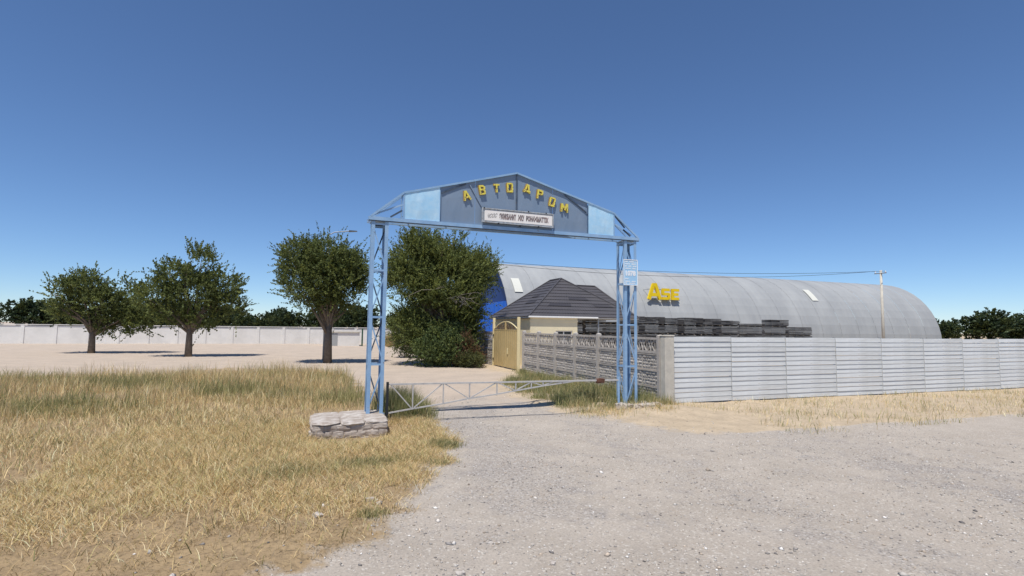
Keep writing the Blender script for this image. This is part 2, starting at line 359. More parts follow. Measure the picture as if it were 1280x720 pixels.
# front gable sheets: four bays, each a separate sheet
def sheet(x0, x1, yy, mt, name='gable_sheet', bow=.012, seed=0):
    nxs = 10; vs = []; fs = []; rr = random.Random(seed)
    for k in range(nxs+1):
        X = x0+(x1-x0)*k/nxs; zt = np.interp(X, [2.06, 5.26, 8.46], [6.02, 6.905, 6.02])
        for q in range(4):
            z = ZB+.05+(zt-ZB-.05)*q/3; vs.append((X, yy-bow*math.sin(k/nxs*math.pi)*math.sin(q/3*math.pi)-rr.uniform(0, .006), z))
    for k in range(nxs):
        for q in range(3): a_ = k*4+q; fs.append((a_, a_+4, a_+5, a_+1))
    mb = MB(); n = len(vs); mb.v = vs+[(p[0], p[1]+.004, p[2]) for p in vs]; mb.f = fs+[tuple(reversed([i_+n for i_ in q])) for q in fs]
    G(mb, name, mt)
sheet(2.08, 3.02, 13.985, PANEL_L, seed=1); sheet(7.565, 8.44, 13.985, PANEL_L, seed=2)
sheet(3.03, 4.02, 14.02, PANEL_G, seed=3); sheet(4.03, 5.25, 14.02, PANEL_G, seed=4); sheet(5.27, 6.4, 14.02, PANEL_G, seed=5); sheet(6.41, 7.55, 14.02, PANEL_G, seed=6)
G(MB().bar((5.26, 13.995, 5.84), (5.26, 13.995, 6.90), .035, .02), 'seam_strip', DKBLUE)
G(MB().bar((3.06, 13.995, 6.14), (3.75, 13.995, 6.46), .035, .02), 'gable_strut', DKBLUE)
G(MB().bar((3.86, 13.995, 6.45), (4.22, 13.995, 5.86), .03, .015), 'gable_strut', PANEL_G)
G(MB().bar((6.78, 13.995, 6.46), (7.52, 13.995, 5.98), .035, .02), 'gable_strut', DKBLUE)
G(MB().box(7.553, 7.567, 13.97, 14.0, ZB+.06, 6.2), 'seam_strip', DKBLUE)
G(MB().box(3.02, 3.034, 13.97, 14.0, ZB+.06, 6.2), 'seam_strip', BLUE)
STROKES = {'А': [((-.085, -.13), (-.01, .13)), ((.085, -.13), (.01, .13)), ((-.06, -.045), (.06, -.045))],
    'В': [((-.07, -.13), (-.07, .13)), ((-.07, .107), (.055, .107)), ((-.07, .0), (.07, .0)), ((-.07, -.107), (.06, -.107)), ((.06, .11), (.06, .02)), ((.075, -.01), (.075, -.115))],
    'Т': [((-.09, .105), (.09, .105)), ((0, .13), (0, -.13))],
    'О': [((-.065, -.12), (-.065, .12)), ((.065, -.12), (.065, .12)), ((-.075, .107), (.075, .107)), ((-.075, -.107), (.075, -.107))],
    'Д': [((-.065, -.09), (-.01, .13)), ((.065, -.09), (.015, .13)), ((-.10, -.075), (.10, -.075)), ((-.085, -.13), (-.085, -.07)), ((.085, -.13), (.085, -.07))],
    'Р': [((-.065, -.13), (-.065, .13)), ((-.065, .107), (.06, .107)), ((-.065, .0), (.06, .0)), ((.068, .115), (.068, -.005))],
    'М': [((-.095, -.13), (-.085, .13)), ((.095, -.13), (.085, .13)), ((-.075, .12), (0, -.06)), ((.075, .12), (0, -.06))]}
def stroke_letter(ch, w, d):
    mb = MB()
    rj = random.Random(ch+'k')
    for q, (p0, p1) in enumerate(STROKES[ch]):
        j = [rj.uniform(-.012, .012) for _ in range(4)]
        mb.bar((p0[0]+j[0], -q*.0012, p0[1]+j[1]), (p1[0]+j[2], -q*.0012, p1[1]+j[3]), w*rj.uniform(.85, 1.1), d)
    return mb.mesh('letter')
for ch, X, z, rz in (('А', 3.76, 6.12, 20), ('В', 4.22, 6.33, 9), ('Т', 4.64, 6.42, 2), ('О', 5.04, 6.48, 3), ('Д', 5.58, 6.50, -10), ('Р', 5.98, 6.38, -6), ('О', 6.37, 6.19, -12), ('М', 6.77, 6.05, -3)):
    o = link('letter', stroke_letter(ch, .046, .02), YELLOW, gate); o.location = Vector((X, 13.965, z))-GO; o.rotation_euler = (0, math.radians(-rz), 0)
    link('letter_backing', stroke_letter(ch, .066, .010), RIM, o).location = (-.016, .026, .004)
# name sign on the gable
sg = tag(empty('name_sign', (5.29, 13.93, 5.615)), 'long white name sign with faded grey lettering bolted below the yellow letters', 'sign')
MB().box(-1.09, 1.09, -.02, .02, -.205, .205).build('board', SIGNF, sg)
MB().box(-1.01, 1.05, -.028, -.021, -.15, .145).build('face', SIGNW, sg)
for (a_, b_) in (((-1.09, -.19), (1.09, -.19)), ((-1.09, .19), (1.09, .19)), ((-1.075, -.175), (-1.075, .175)), ((1.075, -.175), (1.075, .175))):
    MB().bar((a_[0], -.03, a_[1]), (b_[0], -.03, b_[1]), .03, .022).build('frame', SIGNF, sg)
def fit(me, w, h):
    xs = [v.co.x for v in me.vertices]; zs = [v.co.z for v in me.vertices]; sx = w/(max(xs)-min(xs)); sz = h/(max(zs)-min(zs))
    for v in me.vertices: v.co.x *= sx; v.co.z *= sz
    return me
for tx, x0, x1, h in (('ЭКИКБАНИТ', -.58, -.08, .17), ('ЖКУ', -.02, .17, .17), ('РОНАЖМАТТІК', .23, .93, .16)):
    link('lettering', fit(text_mesh(tx, .2, .002, .012), x1-x0, h), INK, sg).location = ((x0+x1)/2, -.031, .0)
me = fit(text_mesh('ЧСОС', .2, .002, .004), .28, .12)
for v in me.vertices: v.co.x += v.co.z*.4; v.co.z += v.co.x*.12
link('lettering', me, INKL, sg).location = (-.79, -.031, .0)
for X, z in ((-.6, -.21), (.06, -.235), (.62, -.21), (-1.03, .2), (.3, .2), (.85, .2)):
    MB().tube([(X, -.045, z), (X, .01, z)], .022, 6).build('bolt', BLACK, sg)
# notice plate on the right tower
nb = tag(empty('notice_plate', (9.03, 13.965, 4.23)), 'pale blue notice plate with white lines of print on the far tower', 'sign')
MB().box(-.255, .255, -.01, .01, -.40, .40).build('plate', NOTICE, nb)
for (a_, b_) in (((-.25, -.39), (.25, -.39)), ((-.25, .39), (.25, .39)), ((-.243, -.38), (-.243, .38)), ((.243, -.38), (.243, .38))):
    MB().bar((a_[0], -.014, a_[1]), (b_[0], -.014, b_[1]), .022, .01).build('border', WHITE, nb)
link('lettering', fit(text_mesh('1078', .2, .002, .012), .36, .17), WHITE, nb).location = (0, -.013, -.03)
for z, ws in ((.33, (.12, .2, .05)), (.26, (.2, .17)), (.19, (.1, .12, .14)), (.12, (.22, .15)), (-.2, (.15,)), (-.28, (.2, .18)), (-.335, (.1, .24))):
    x = -.2
    for w in ws:   # a broken line of tiny white print: one narrow stroke for each character
        mb = MB(); n = int(w/.026); rr = random.Random(int(z*1000)+n)
        for k in range(n):
            hh = rr.choice((.014, .018, .021)); mb.box(x+k*.026, x+k*.026+.017, -.015, -.0105, z-hh, z+hh)
        mb.build('print_line', WHITE, nb); x += w+.03
for X, z in ((-.2, .41), (.2, .41), (-.2, -.41), (.2, -.41)): MB().bar((X, .012, z-.03), (X, .012, z), .02, .03).build('clip', GALV, nb)

# plinths under the towers
pl = tag(empty('stone_plinth', (1.02, 14.05, 0)), 'rough pale stone plinth with cracked cap under the near blue tower', 'plinth')
box('mortar_core', mat('brown_mortar', (.30, .25, .205), .95, var=(.40, .35, .29), vscale=6, bump=.6, bscale=20), pl, -1.0, .60, -1.0, .62, -.3, .17)
rp = random.Random(12)
def course(n, a_, b_, z0, z1, fixed, axis_):
    cut = [0]+[(k+rp.uniform(-.25, .25))/n for k in range(1, n)]+[1]
    for k in range(n):
        m0, m1 = a_+(b_-a_)*cut[k], a_+(b_-a_)*cut[k+1]; w_ = m1-m0; c_ = (m0+m1)/2; hh = z1-z0
        loc = (c_, fixed+rp.uniform(-.02, .03), (z0+z1)/2) if axis_ == 0 else (fixed+rp.uniform(-.03, .02), c_, (z0+z1)/2)
        o = rock('stone', (RUB, RUB2, RUB2, RUB)[rp.randrange(4)], pl, loc, (w_*1.08, .17, hh*1.12) if axis_ == 0 else (.17, w_*1.08, hh*1.12), rp.randrange(900), 4, .16)
        o.rotation_euler = (rp.uniform(-.06, .06), rp.uniform(-.05, .05), rp.uniform(-.08, .08))
for q, (z0, z1) in enumerate(((-.26, -.10), (-.09, .05), (.06, .18))):
    course(6+q % 2, -1.03, .63, z0, z1, -1.0, 0); course(6, -.98, .62, z0, z1, .60, 1); course(5, -.98, .62, z0, z1, -1.0, 1)
for k, (x0, x1, y0, y1) in enumerate(((-1.04, -.42, -1.06, .66), (-.40, .12, -1.08, -.30), (-.40, .66, -.28, .66), (.14, .67, -1.04, -.30))):
    o = rock('cap_slab', RUB, pl, ((x0+x1)/2, (y0+y1)/2, .213+.004*k), (x1-x0, y1-y0, .085), 90+k, 7, .11); o.rotation_euler = (rp.uniform(-.012, .012), rp.uniform(-.012, .012), rp.uniform(-.02, .02))
pr = tag(empty('concrete_footing', (9.05, 14.1, 0)), 'broken lumps of pale concrete heaped round the far tower foot', 'footing')
rock('base', RUB2, pr, (.0, .12, .02), (.78, .8, .12), 5, 5, .22)
for k, (X, Y) in enumerate(((-.3, -.42), (-.05, -.5), (.22, -.46), (.42, -.25), (.5, .1), (-.42, -.15), (.35, -.62), (.62, -.5))):
    rock('lump', (RUB, RUB2, RUB)[k % 3], pr, (X, Y, .06+float(hgt(9.05+X, 14.1+Y))*.6), (random.uniform(.24, .46), random.uniform(.2, .34), random.uniform(.16, .28)), k+50, 3, .45, random.uniform(0, 3))

# ------------------------------------------------------------ swing barrier
ba = tag(empty('swing_barrier', (1.76, 13.93, 0)), 'low pale triangulated swing barrier closed across the road between the gate towers', 'barrier')
BO = Vector((1.76, 13.93, 0))
def Bn(a_, b_, r, name, mt=BARR): return MB().bar(tuple(Vector(a_)-BO), tuple(Vector(b_)-BO), r, r).build(name, mt, ba)
yb = 13.93
MB().box(-.03, .03, -.03, .03, -.02, 1.06).build('hinge_post', BLACK, ba)
top = lambda X: 1.0-.006*(X-1.76)
bot = lambda X: np.interp(X, [1.76, 2.41, 3.22, 3.94, 4.72, 5.3, 5.75, 6.1, 7.1], [.27, .36, .46, .57, .66, .74, .80, .85, .955])
Bn((1.8, yb, top(1.76)), (7.1, yb, top(7.1)), .042, 'top_rail'); Bn((7.1, yb, top(7.1)), (8.62, yb, .955), .045, 'end_bar', BARR)
bx = [1.8, 2.41, 3.22, 3.94, 4.72, 5.27, 5.74, 6.1, 7.1]
for k in range(8): Bn((bx[k], yb, bot(bx[k])), (bx[k+1], yb, bot(bx[k+1])), .034, 'bottom_rail')
for X in (2.41, 3.22, 3.94, 4.72, 5.27, 5.74, 6.1, 7.1): Bn((X, yb, bot(X)+.018), (X, yb, top(X)-.022), .030, 'upright')
for (a_, b_) in ((1.85, 2.38), (3.18, 2.45), (3.27, 3.9), (4.68, 3.98), (4.76, 5.24), (5.72, 5.31), (5.76, 6.07), (6.42, 6.12), (6.44, 6.72), (6.98, 6.74)):
    Bn((a_, yb, top(a_)-.02), (b_, yb, bot(b_)+.02), .028, 'diagonal')
rock('counterweight', mat('rusty_iron', (.16, .07, .045), .9, var=(.10, .05, .035)), ba, (7.95-1.76, 0, .95), (.26, .11, .13), 4, 3, .2)
MB().tube([(8.58-1.76, 0, -.02), (8.58-1.76, 0, 1.05)], .035, 8).build('rest_post', BLUE, ba)

# ------------------------------------------------------------ precast concrete fence
FXX = 10.77; BAY = 2.05; PH = .545
def panel_mesh(seed):
    r = random.Random(seed); mb = MB(); w = BAY-.10; h = PH-.01
    mb.box(-.025, .025, 0, w, 0, h)
    for (y0, y1, z0, z1) in ((0.004, w-.004, 0.004, .035), (0.004, w-.004, h-.045, h-.004), (.004, .04, .036, h-.046), (w-.04, w-.004, .036, h-.046), (w*.5-.02, w*.5+.02, .036, h-.046)):
        mb.box(-.045, -.0252, y0, y1, z0, z1)
    mb.box(-.062, -.046, .006, w-.006, h-.038, h-.006)
    for half in (0, 1):
        ya, yb_ = (.045, w*.5-.025) if half == 0 else (w*.5+.025, w-.045)
        rows = 4; za, zb = .042, h-.052
        for q in range(rows):
            cols = r.choice((5, 6)); cut = [0]+sorted((k+r.uniform(-.28, .28))/cols for k in range(1, cols))+[1]
            for k in range(cols):
                y0 = ya+(yb_-ya)*cut[k]+.008; y1 = ya+(yb_-ya)*cut[k+1]-.008
                z0 = za+(zb-za)*q/rows+.007+r.uniform(0, .015); z1 = za+(zb-za)*(q+1)/rows-.007-r.uniform(0, .015)
                d = -.0255-r.uniform(.012, .03); e = .03; sk = r.uniform(-.02, .02)
                b_ = [(-.0253, y0, z0), (-.0253, y0+sk*.3, z1), (-.0253, y1, z1), (-.0253, y1+sk, z0)]
                t_ = [(d+r.uniform(-.006, .006), y0+e, z0+e*.7), (d, y0+e, z1-e*.7), (d+r.uniform(-.006, .006), y1-e, z1-e*.7), (d, y1-e, z0+e*.7)]
                n0 = len(mb.v); mb.v += b_+t_
                mb.f += [(n0+4, n0+7, n0+6, n0+5)]+[(n0+u_, n0+u_+4, n0+(u_+1) % 4+4, n0+(u_+1) % 4) for u_ in range(4)]
    return mb.mesh('stone_panel')
PM = [panel_mesh(s_) for s_ in range(4)]
def lattice_mesh():
    mb = MB(); w = BAY-.10; h = PH-.005
    mb.box(-.06, .035, 0, w, 0, .085); mb.box(-.04, .04, 0, w, h-.075, h); mb.box(-.033, .033, 0, .04, .086, h-.076); mb.box(-.033, .033, w-.04, w, .086, h-.076)
    n = 4; u = (w-.08)/n; z0, z1 = .08, h-.07
    for k in range(n):
        ya = .04+u*k; yc = ya+u/2
        # crossing curved ribs and a short upright spindle in each field
        for s_ in (1, -1):
            pts = []
            for q in range(7):
                t_ = q/6; yy = yc+s_*(u*.5)*(2*t_-1); zz = z0+(z1-z0)*math.sin(t_*math.pi)**.8 if False else z0+(z1-z0)*(1-(2*t_-1)**2 if s_ == 1 else (2*t_-1)**2)
                pts.append((0, yy, zz))
            for q in range(6): mb.bar(pts[q], pts[q+1], .036, .034 if s_ == 1 else .030, (1, 0, 0))
        mb.bar((0, yc, z0), (0, yc, z1-.02), .026, .026, (1, 0, 0))
    return mb.mesh('lattice_panel')
LM = lattice_mesh()
PO = MB(); PO.box(-.115, .075, -.06, .06, -.2, 2.27); PO.hexa([(-.115, -.06, 2.27), (.075, -.06, 2.27), (.075, .06, 2.27), (-.115, .06, 2.27), (-.03, -.02, 2.31), (.03, -.02, 2.31), (.03, .02, 2.31), (-.03, .02, 2.31)])
POM = PO.mesh('post')
def fence(y0, n, label, first_post=True):
    fe = tag(empty('concrete_fence', (FXX, y0, 0)), label, 'fence', 'precast concrete fence runs')
    for k in range(n+1):
        if k or first_post:
            p = link('post', POM, CONP, fe); p.location = (0, k*BAY, random.uniform(-.015, .015)); p.rotation_euler = (random.uniform(-.006, .006), random.uniform(-.006, .006), 0)
    for k in range(n):
        for q in range(3):
            p = link('stone_panel', PM[(k*3+q*2+k) % 4], CONC, fe); p.location = (random.uniform(-.006, .006), k*BAY+.05, .02+q*(PH+.004)); p.rotation_euler = (0, random.uniform(-.008, .008), 0)
        p = link('lattice_panel', LM, CONC, fe); p.location = (0, k*BAY+.05, .02+3*(PH+.004))
    return fe
fence(14.86, 6, 'long grey precast concrete fence with lattice top, between pillar and ochre gate')
fence(32.62, 3, 'short grey precast concrete fence run partly behind the bushes, beyond ochre gate', False)
cp = tag(empty('corner_pillar', (10.86, 14.66, 0)), 'thick pale square concrete pillar at the fence corner', 'pillar')
box('shaft', CONCL, cp, -.17, .19, -.14, .13, -.2, 2.26, bevel=.015); box('cap', CONCL, cp, -.185, .205, -.155, .145, 2.262, 2.30, bevel=.01)
# white siding fence round the corner
ws = tag(empty('siding_fence', (11.06, 14.72, 0)), 'white horizontal slat fence running right from the thick corner pillar', 'fence')
SMm = MB().box(0, 2.46, -.012, .012, 0, .162)
SMm.hexa([(0, -.03, .0), (2.46, -.03, .0), (2.46, -.0125, .0), (0, -.0125, .0), (0, -.018, .15), (2.46, -.018, .15), (2.46, -.0125, .15), (0, -.0125, .15)])
SLM = SMm.mesh('slat'); WP = MB().box(-.04, .04, .014, .08, -.2, 2.26).mesh('post')
sag = [random.uniform(-.02, .02) for k in range(9)]; tl = [random.uniform(-.004, .004) for k in range(9)]
for k in range(9):
    link('post', WP, GALV, ws).location = (k*2.5+.02, 0, 0)
    for q in range(13):
        s_ = link('slat', SLM, SLATW, ws); s_.location = (k*2.5+.02, random.uniform(-.004, .004), .05+q*.168+random.uniform(-.006, .006)+sag[k]); s_.rotation_euler = (random.uniform(-.05, .05), random.uniform(-.0025, .0025)+tl[k], 0)

# ochre yard gate in the fence
yg = tag(empty('yard_gate', (FXX, 30.3, 0)), 'ochre double-leaf sheet metal gate with arched scrollwork top in the fence', 'gate')
for yy in (-2.22, 2.25):
    MB().box(-.075, .075, yy-.07, yy+.07, -.1, 3.08).build('gate_post', CREAMP, yg, bevel=.01)
for s_ in (-1, 1):
    y0, y1 = (-2.12, -.02) if s_ < 0 else (.02, 2.15)
    lf = MB().box(-.02, .0, y0+.05, y1-.05, .16, 2.3).build('leaf_sheet', OCHRE, yg)
    for k in range(1, 6):
        yy = y0+.05+(y1-y0-.1)*k/6; MB().box(-.034, -.0202, yy-.02, yy+.02, .16, 2.3).build('rib', OCHRE, lf)
    fr = MB()
    fr.box(-.035, .035, y0, y0+.05, .1, 2.4 if s_ < 0 else 2.84); fr.box(-.035, .035, y1-.05, y1, .1, 2.84 if s_ < 0 else 2.4); fr.box(-.03, .03, y0+.05, y1-.05, .1, .158); fr.box(-.03, .03, y0+.05, y1-.05, 2.302, 2.36)
    fr.build('leaf_frame', OCHRE, yg)
    at_ = lambda t_: (0, (y0 if s_ < 0 else y1)+(-s_)*t_*(y1-y0), 2.36+.48*math.sin(t_*math.pi/2)**.9)
    ar = MB(); pts = [at_(q/10) for q in range(11)]
    for q in range(10): ar.bar(pts[q], pts[q+1], .045, .05, (1, 0, 0))
    ar.build('arch_rail', CREAMP, yg)
    for k in range(1, 8):
        p = at_(k/8)
        MB().bar((0, p[1], 2.36), (0, p[1], p[2]-.02), .022, .022, (1, 0, 0)).build('spindle', SCROLL, yg)
        if k % 2:
            cr = min(.13, (p[2]-2.38)*.42); cp_ = [(0, p[1]+cr*math.cos(a_*math.pi/5), 2.38+cr+cr*math.sin(a_*math.pi/5)) for a_ in range(11)]
            MB().tube(cp_, .016, 5, False).build('scroll', SCROLL, yg)
MB().box(-.06, -.036, -.55, -.42, .9, 1.25).build('lock_plate', CREAMP, yg)
for z in (.4, 1.9): MB().tube([(-.06, 2.16, z), (-.06, 2.16, z+.14)], .03, 6).build('hinge', BLACK, yg)

# ------------------------------------------------------------ house with hipped tile roof
ho = tag(empty('tiled_house', (12.5, 30.7, 0)), 'cream house with dark grey hipped tile roof behind the concrete fence', 'house')
HO = Vector((12.5, 30.7, 0))
def H(mb, name, mt, par=None, **k):
    mb.v = [tuple(Vector(p)-HO) for p in mb.v]; o = mb.build(name, mt, par or ho, **k); return o
ZE = 3.18; X0, X1, Y0, Y1 = 12.4, 20.5, 30.6, 38.6
A = Vector((X0, Y0, ZE)); B = Vector((X1, Y0, ZE)); Cc = Vector((X1, Y1, ZE)); D = Vector((X0, Y1, ZE)); RF = Vector((16.5, 34.6, 6.02)); RB = Vector((16.5, 36.5, 6.02))
def roof_face(a_, b_, c_, d_, n, par_name='tile_course'):
    nrm = (b_-a_).cross(d_-a_).normalized()
    if nrm.z < 0: nrm = -nrm
    for k in range(n):
        t0, t1 = k/n, (k+1)/n
        p0, p1 = a_.lerp(d_, t0), b_.lerp(c_, t0); q0, q1 = a_.lerp(d_, t1), b_.lerp(c_, t1)
        ln = (p1-p0).length
        if ln < .15: continue
        m_ = max(2, int(ln/.1)); vs = []; fs = []
        for u_ in range(m_+1):
            t_ = u_/m_; wv = .016*(u_ % 2)
            lo = p0.lerp(p1, t_)+nrm*(.04+wv); hi = q0.lerp(q1, t_)+nrm*(.008+wv*.8); un = p0.lerp(p1, t_)-nrm*.01
            vs += [un, lo, hi]
        for u_ in range(m_):
            e = u_*3; fs += [(e, e+3, e+4, e+1), (e+1, e+4, e+5, e+2)]
        mb = MB(); mb.v = [tuple(v) for v in vs]; mb.f = fs
        H(mb, par_name, TILE)
roof_face(A, B, RF, RF, 12); roof_face(D, A, RF, RB, 12); roof_face(B, Cc, RB, RF, 12); roof_face(Cc, D, RB, RB, 12)
def patch(a_, b_, d_, c_, k, n, u0, u1):
    nrm = (b_-a_).cross(d_-a_).normalized(); nrm = nrm if nrm.z > 0 else -nrm
    p0, p1 = a_.lerp(d_, k/n), b_.lerp(c_, k/n); q0, q1 = a_.lerp(d_, (k+.9)/n), b_.lerp(c_, (k+.9)/n)
    mb = MB(); m_ = 24
    for u_ in range(m_+1):
        t_ = u0+(u1-u0)*u_/m_; w_ = .012*(u_ % 2); mb.v += [tuple(p0.lerp(p1, t_)+nrm*(.062+w_)), tuple(q0.lerp(q1, t_)+nrm*(.03+w_))]
    mb.f = [(2*u_, 2*u_+2, 2*u_+3, 2*u_+1) for u_ in range(m_)]
    H(mb, 'replacement_tile_strip', TILED)
patch(A, B, RF, RF, 3, 12, .12, .40); patch(A, B, RF, RF, 5, 12, .40, .72); patch(A, B, RF, RF, 3, 12, .70, .93)
patch(D, A, RB, RF, 4, 12, .55, .82); patch(D, A, RB, RF, 6, 12, .50, .70)
for (a_, b_) in ((A, RF), (B, RF), (D, RB), (Cc, RB), (RF, RB)):
    H(MB().tube([a_+Vector((0, 0, .05)), b_+Vector((0, 0, .06))], .06, 6), 'ridge_cap', TILE)
rb2 = [Vector((16.6, 33.6, ZE)), Vector((22.4, 33.9, ZE+.2)), Vector((22.4, 41.5, ZE)), Vector((16.6, 41.5, ZE)), Vector((16.6, 37.6, 5.85)), Vector((20.95, 37.6, 5.82))]
roof_face(rb2[0], rb2[1], rb2[5], rb2[4], 10); roof_face(rb2[1], rb2[2], rb2[5], rb2[5], 10); roof_face(rb2[3], rb2[2], rb2[5], rb2[4], 10)
for (a_, b_) in ((rb2[4], rb2[5]), (rb2[1], rb2[5]), (rb2[2], rb2[5])): H(MB().tube([a_+Vector((0, 0, .05)), b_+Vector((0, 0, .06))], .06, 6), 'ridge_cap', TILE)
H(MB().box(X0+.02, X1-.02, Y0+.03, Y1-.03, ZE-.05, ZE-.012), 'soffit', WHT)
H(MB().box(X0-.02, 17.3, Y0-.06, Y0+.02, ZE-.06, ZE+.04), 'gutter', WHT, bevel=.015)
H(MB().box(X0-.02, X0+.03, Y0+.03, Y1, ZE-.12, ZE-.055), 'fascia', TILE)
wx0, wx1, wy0 = 12.56, 15.85, 30.72
# front wall built round its window opening
H(MB().box(wx0, 14.3, wy0, wy0+.25, 0, ZE-.053), 'wall', CREAM); H(MB().box(15.5, wx1, wy0, wy0+.25, 0, ZE-.053), 'wall', CREAM)
H(MB().box(14.3, 15.5, wy0, wy0+.25, 0, .95), 'wall', CREAM); H(MB().box(14.3, 15.5, wy0, wy0+.25, 2.32, ZE-.053), 'wall', CREAM)
H(MB().box(wx0-.03, wx1+.03, wy0-.02, wy0-.002, 2.86, 2.98), 'wall_moulding', CREAM)
wn = H(MB().box(14.32, 15.48, wy0+.12, wy0+.14, .97, 2.30), 'window', GLASS)
H(MB().box(14.305, 14.36, wy0+.06, wy0+.115, .955, 2.315), 'frame', WHT, wn); H(MB().box(15.44, 15.495, wy0+.06, wy0+.115, .955, 2.315), 'frame', WHT, wn); H(MB().box(14.365, 15.435, wy0+.06, wy0+.115, 2.26, 2.315), 'frame', WHT, wn); H(MB().box(14.87, 14.93, wy0+.06, wy0+.115, .955, 2.255), 'frame', WHT, wn)
H(MB().box(wx0, wx0+.25, wy0+.252, 37.8, 0, ZE-.053), 'wall', CREAM); H(MB().box(wx1-.25, wx1, wy0+.252, 37.8, 0, ZE-.053), 'wall', CREAM)
H(MB().box(wx0+.255, wx1-.255, 37.55, 37.8, 0, ZE-.053), 'wall', CREAM)
for X in (17.4, 19.0, 20.35):
    H(MB().box(X-.05, X+.05, Y0+.12, Y0+.22, 0, ZE-.053), 'carport_post', GALV)

# ------------------------------------------------------------ stacks of dark slabs in the yard
def stack(x0, x1, y0, ztop, label):
    st = tag(empty('slab_stack', ((x0+x1)/2, y0, 0)), label, 'stack', 'stacks of dark cement slabs in the yard')
    w = x1-x0; z = 0; r = random.Random(int(x0*100))
    k = 0
    while z < ztop-.1:
        if k % 6 == 0:
            for s_ in (-.4, 0, .4): box('pallet_runner', WOOD, st, s_*w-.06, s_*w+.06, .02, 1.0, z+.002, z+.09)
            z += .092
        th = r.uniform(.085, .115); jx = r.uniform(-.035, .035); jy = r.uniform(-.04, .02)
        n = r.choice((2, 2, 3))
        for q in range(n):
            xa = -w/2+w*q/n+.012+jx*.5; xb = -w/2+w*(q+1)/n-.012+jx*.5; o_ = r.uniform(-.05, .03)
            box('slab', SLAB, st, xa, xb, jy+o_, 1.0+jy, z+.004, z+th-r.uniform(.012, .035))
        z += th; k += 1
    return st
xs = [(16.05, 17.25), (17.5, 18.85), (19.1, 20.25)]
for k, (a_, b_) in enumerate(xs): stack(a_, b_, 32.2, (3.05, 3.08, 3.02)[k], ('dark cement slab stack right beside the cream wall, under the roof', 'dark cement slab stack in the middle of the three under the house roof', 'dark cement slab stack under the right end of the house roof')[k])
names = ['tall dark slab stack in open yard just right of the house roof', 'tall dark slab stack seen through the far blue tower', 'tall dark slab stack just right of the far blue tower', 'tall dark slab stack above the corner pillar', 'tall dark slab stack in yard second right from the corner pillar']
for k in range(5): stack(20.9+k*1.75, 22.55+k*1.75, 33.0, 3.45, names[k])
names = ['slab stack farther right behind the white fence, nearest to the pillar', 'slab stack behind the white fence, second from the pillar side', 'slab stack behind the white fence, third from the pillar side', 'lowest rightmost slab stack behind the white fence']
for k in range(4): stack(30.0+k*2.6, 31.9+k*2.6, 33.6, (3.3, 3.1, 3.4, 2.9)[k], names[k])

# ------------------------------------------------------------ arched hangar
ha = tag(empty('arched_hangar', (17, 54.7, 0)), 'long arched zinc hangar with blue end wall and yellow letters behind the house', 'hangar')
HR, HC = 8.4, 1.0; XE = 78.0
def arc(a_, r=HR): return (-r*math.cos(a_), HC+r*math.sin(a_))
na = 26; a0 = -math.asin(HC/HR)
angs = [a0+(math.pi-2*a0)*k/na for k in range(na+1)]
bw = 3.05; nb_ = int((XE-17)/bw)
for k in range(nb_):
    vs = []; fs = []; sub_ = 8
    for u_ in range(sub_+1):
        X = k*bw+bw*u_/sub_+(.004 if u_ == 0 else 0); rr_ = HR+(.014 if u_ % 2 else 0)+(.012 if u_ == 0 else 0)
        for a_ in angs: y_, z_ = arc(a_, rr_); vs.append((X, y_, max(z_, 0)))
    for u_ in range(sub_):
        for q in range(na): e = u_*(na+1)+q; fs.append((e, e+na+1, e+na+2, e+1))
    mb = MB(); mb.v = vs; mb.f = fs; mb.build('roof_sheet', HROOF, ha)
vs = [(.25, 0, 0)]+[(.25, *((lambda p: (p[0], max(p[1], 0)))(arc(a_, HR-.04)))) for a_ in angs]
mb = MB(); mb.v = vs; mb.f = [(0, k+1, k+2) for k in range(na)]; mb.build('end_wall', BLUEW, ha)  # upper wall kept darker, arch overhang's shadow put into its colour
dr = MB().box(.16, .24, -7.3, 4.6, 0, 5.05).build('bright_wall_panel', BLUED, ha)  # brighter sheet standing for the lit lower part of the end wall
for k in range(1, 8): MB().box(.13, .158, -7.3+k*1.5-.04, -7.3+k*1.5+.04, 0, 5.05).build('panel_rib', BLUED, dr)
mb = MB()
for q in range(na):
    p, r2 = arc(angs[q], HR+.06), arc(angs[q+1], HR+.06); mb.bar((-.02, *p), (-.02, *r2), .10, .22, (1, 0, 0))
mb.build('arch_trim', HROOF, ha)
def skyl(x0, x1, aa, ab):
    vs = []; 
    for X in (x0, x1):
        for q in range(5): vs.append((X, *arc(aa+(ab-aa)*q/4, HR+.09)))
    mb = MB(); mb.v = vs; mb.f = [(q, q+5, q+6, q+1) for q in range(4)]; mb.build('skylight', SKYL, ha)
skyl(.9, 1.75, .62, .85); skyl(40, 41, .66, .9)
YL = mat('bright_yellow_sign', (.85, .62, .01), .4, var=(.78, .55, .01), vscale=2)
def sign_letter(strokes, w, X, Z):
    mb = MB()
    for q, (p0, p1) in enumerate(strokes): mb.bar((p0[0], -q*.004, p0[1]), (p1[0], -q*.004, p1[1]), w, .22)
    mb.build('letter', YL, ha).location = (X-17, 47.2-54.7, Z)
sign_letter([((-.70, 0), (-.10, 1.62)), ((.70, 0), (.10, 1.62)), ((-.22, 1.55), (.22, 1.55)), ((-.5, .5), (.5, .5))], .36, 33.45, 5.62)
sign_letter([((-.45, .14), (.45, .14)), ((-.45, .60), (.45, .60)), ((-.45, 1.06), (.45, 1.06)), ((-.38, .55), (-.38, 1.1)), ((.38, .1), (.38, .65))], .29, 34.88, 5.62)
sign_letter([((-.30, 0), (-.30, 1.2)), ((-.4, .14), (.48, .14)), ((-.4, .60), (.40, .60)), ((-.4, 1.06), (.48, 1.06))], .29, 36.06, 5.62)
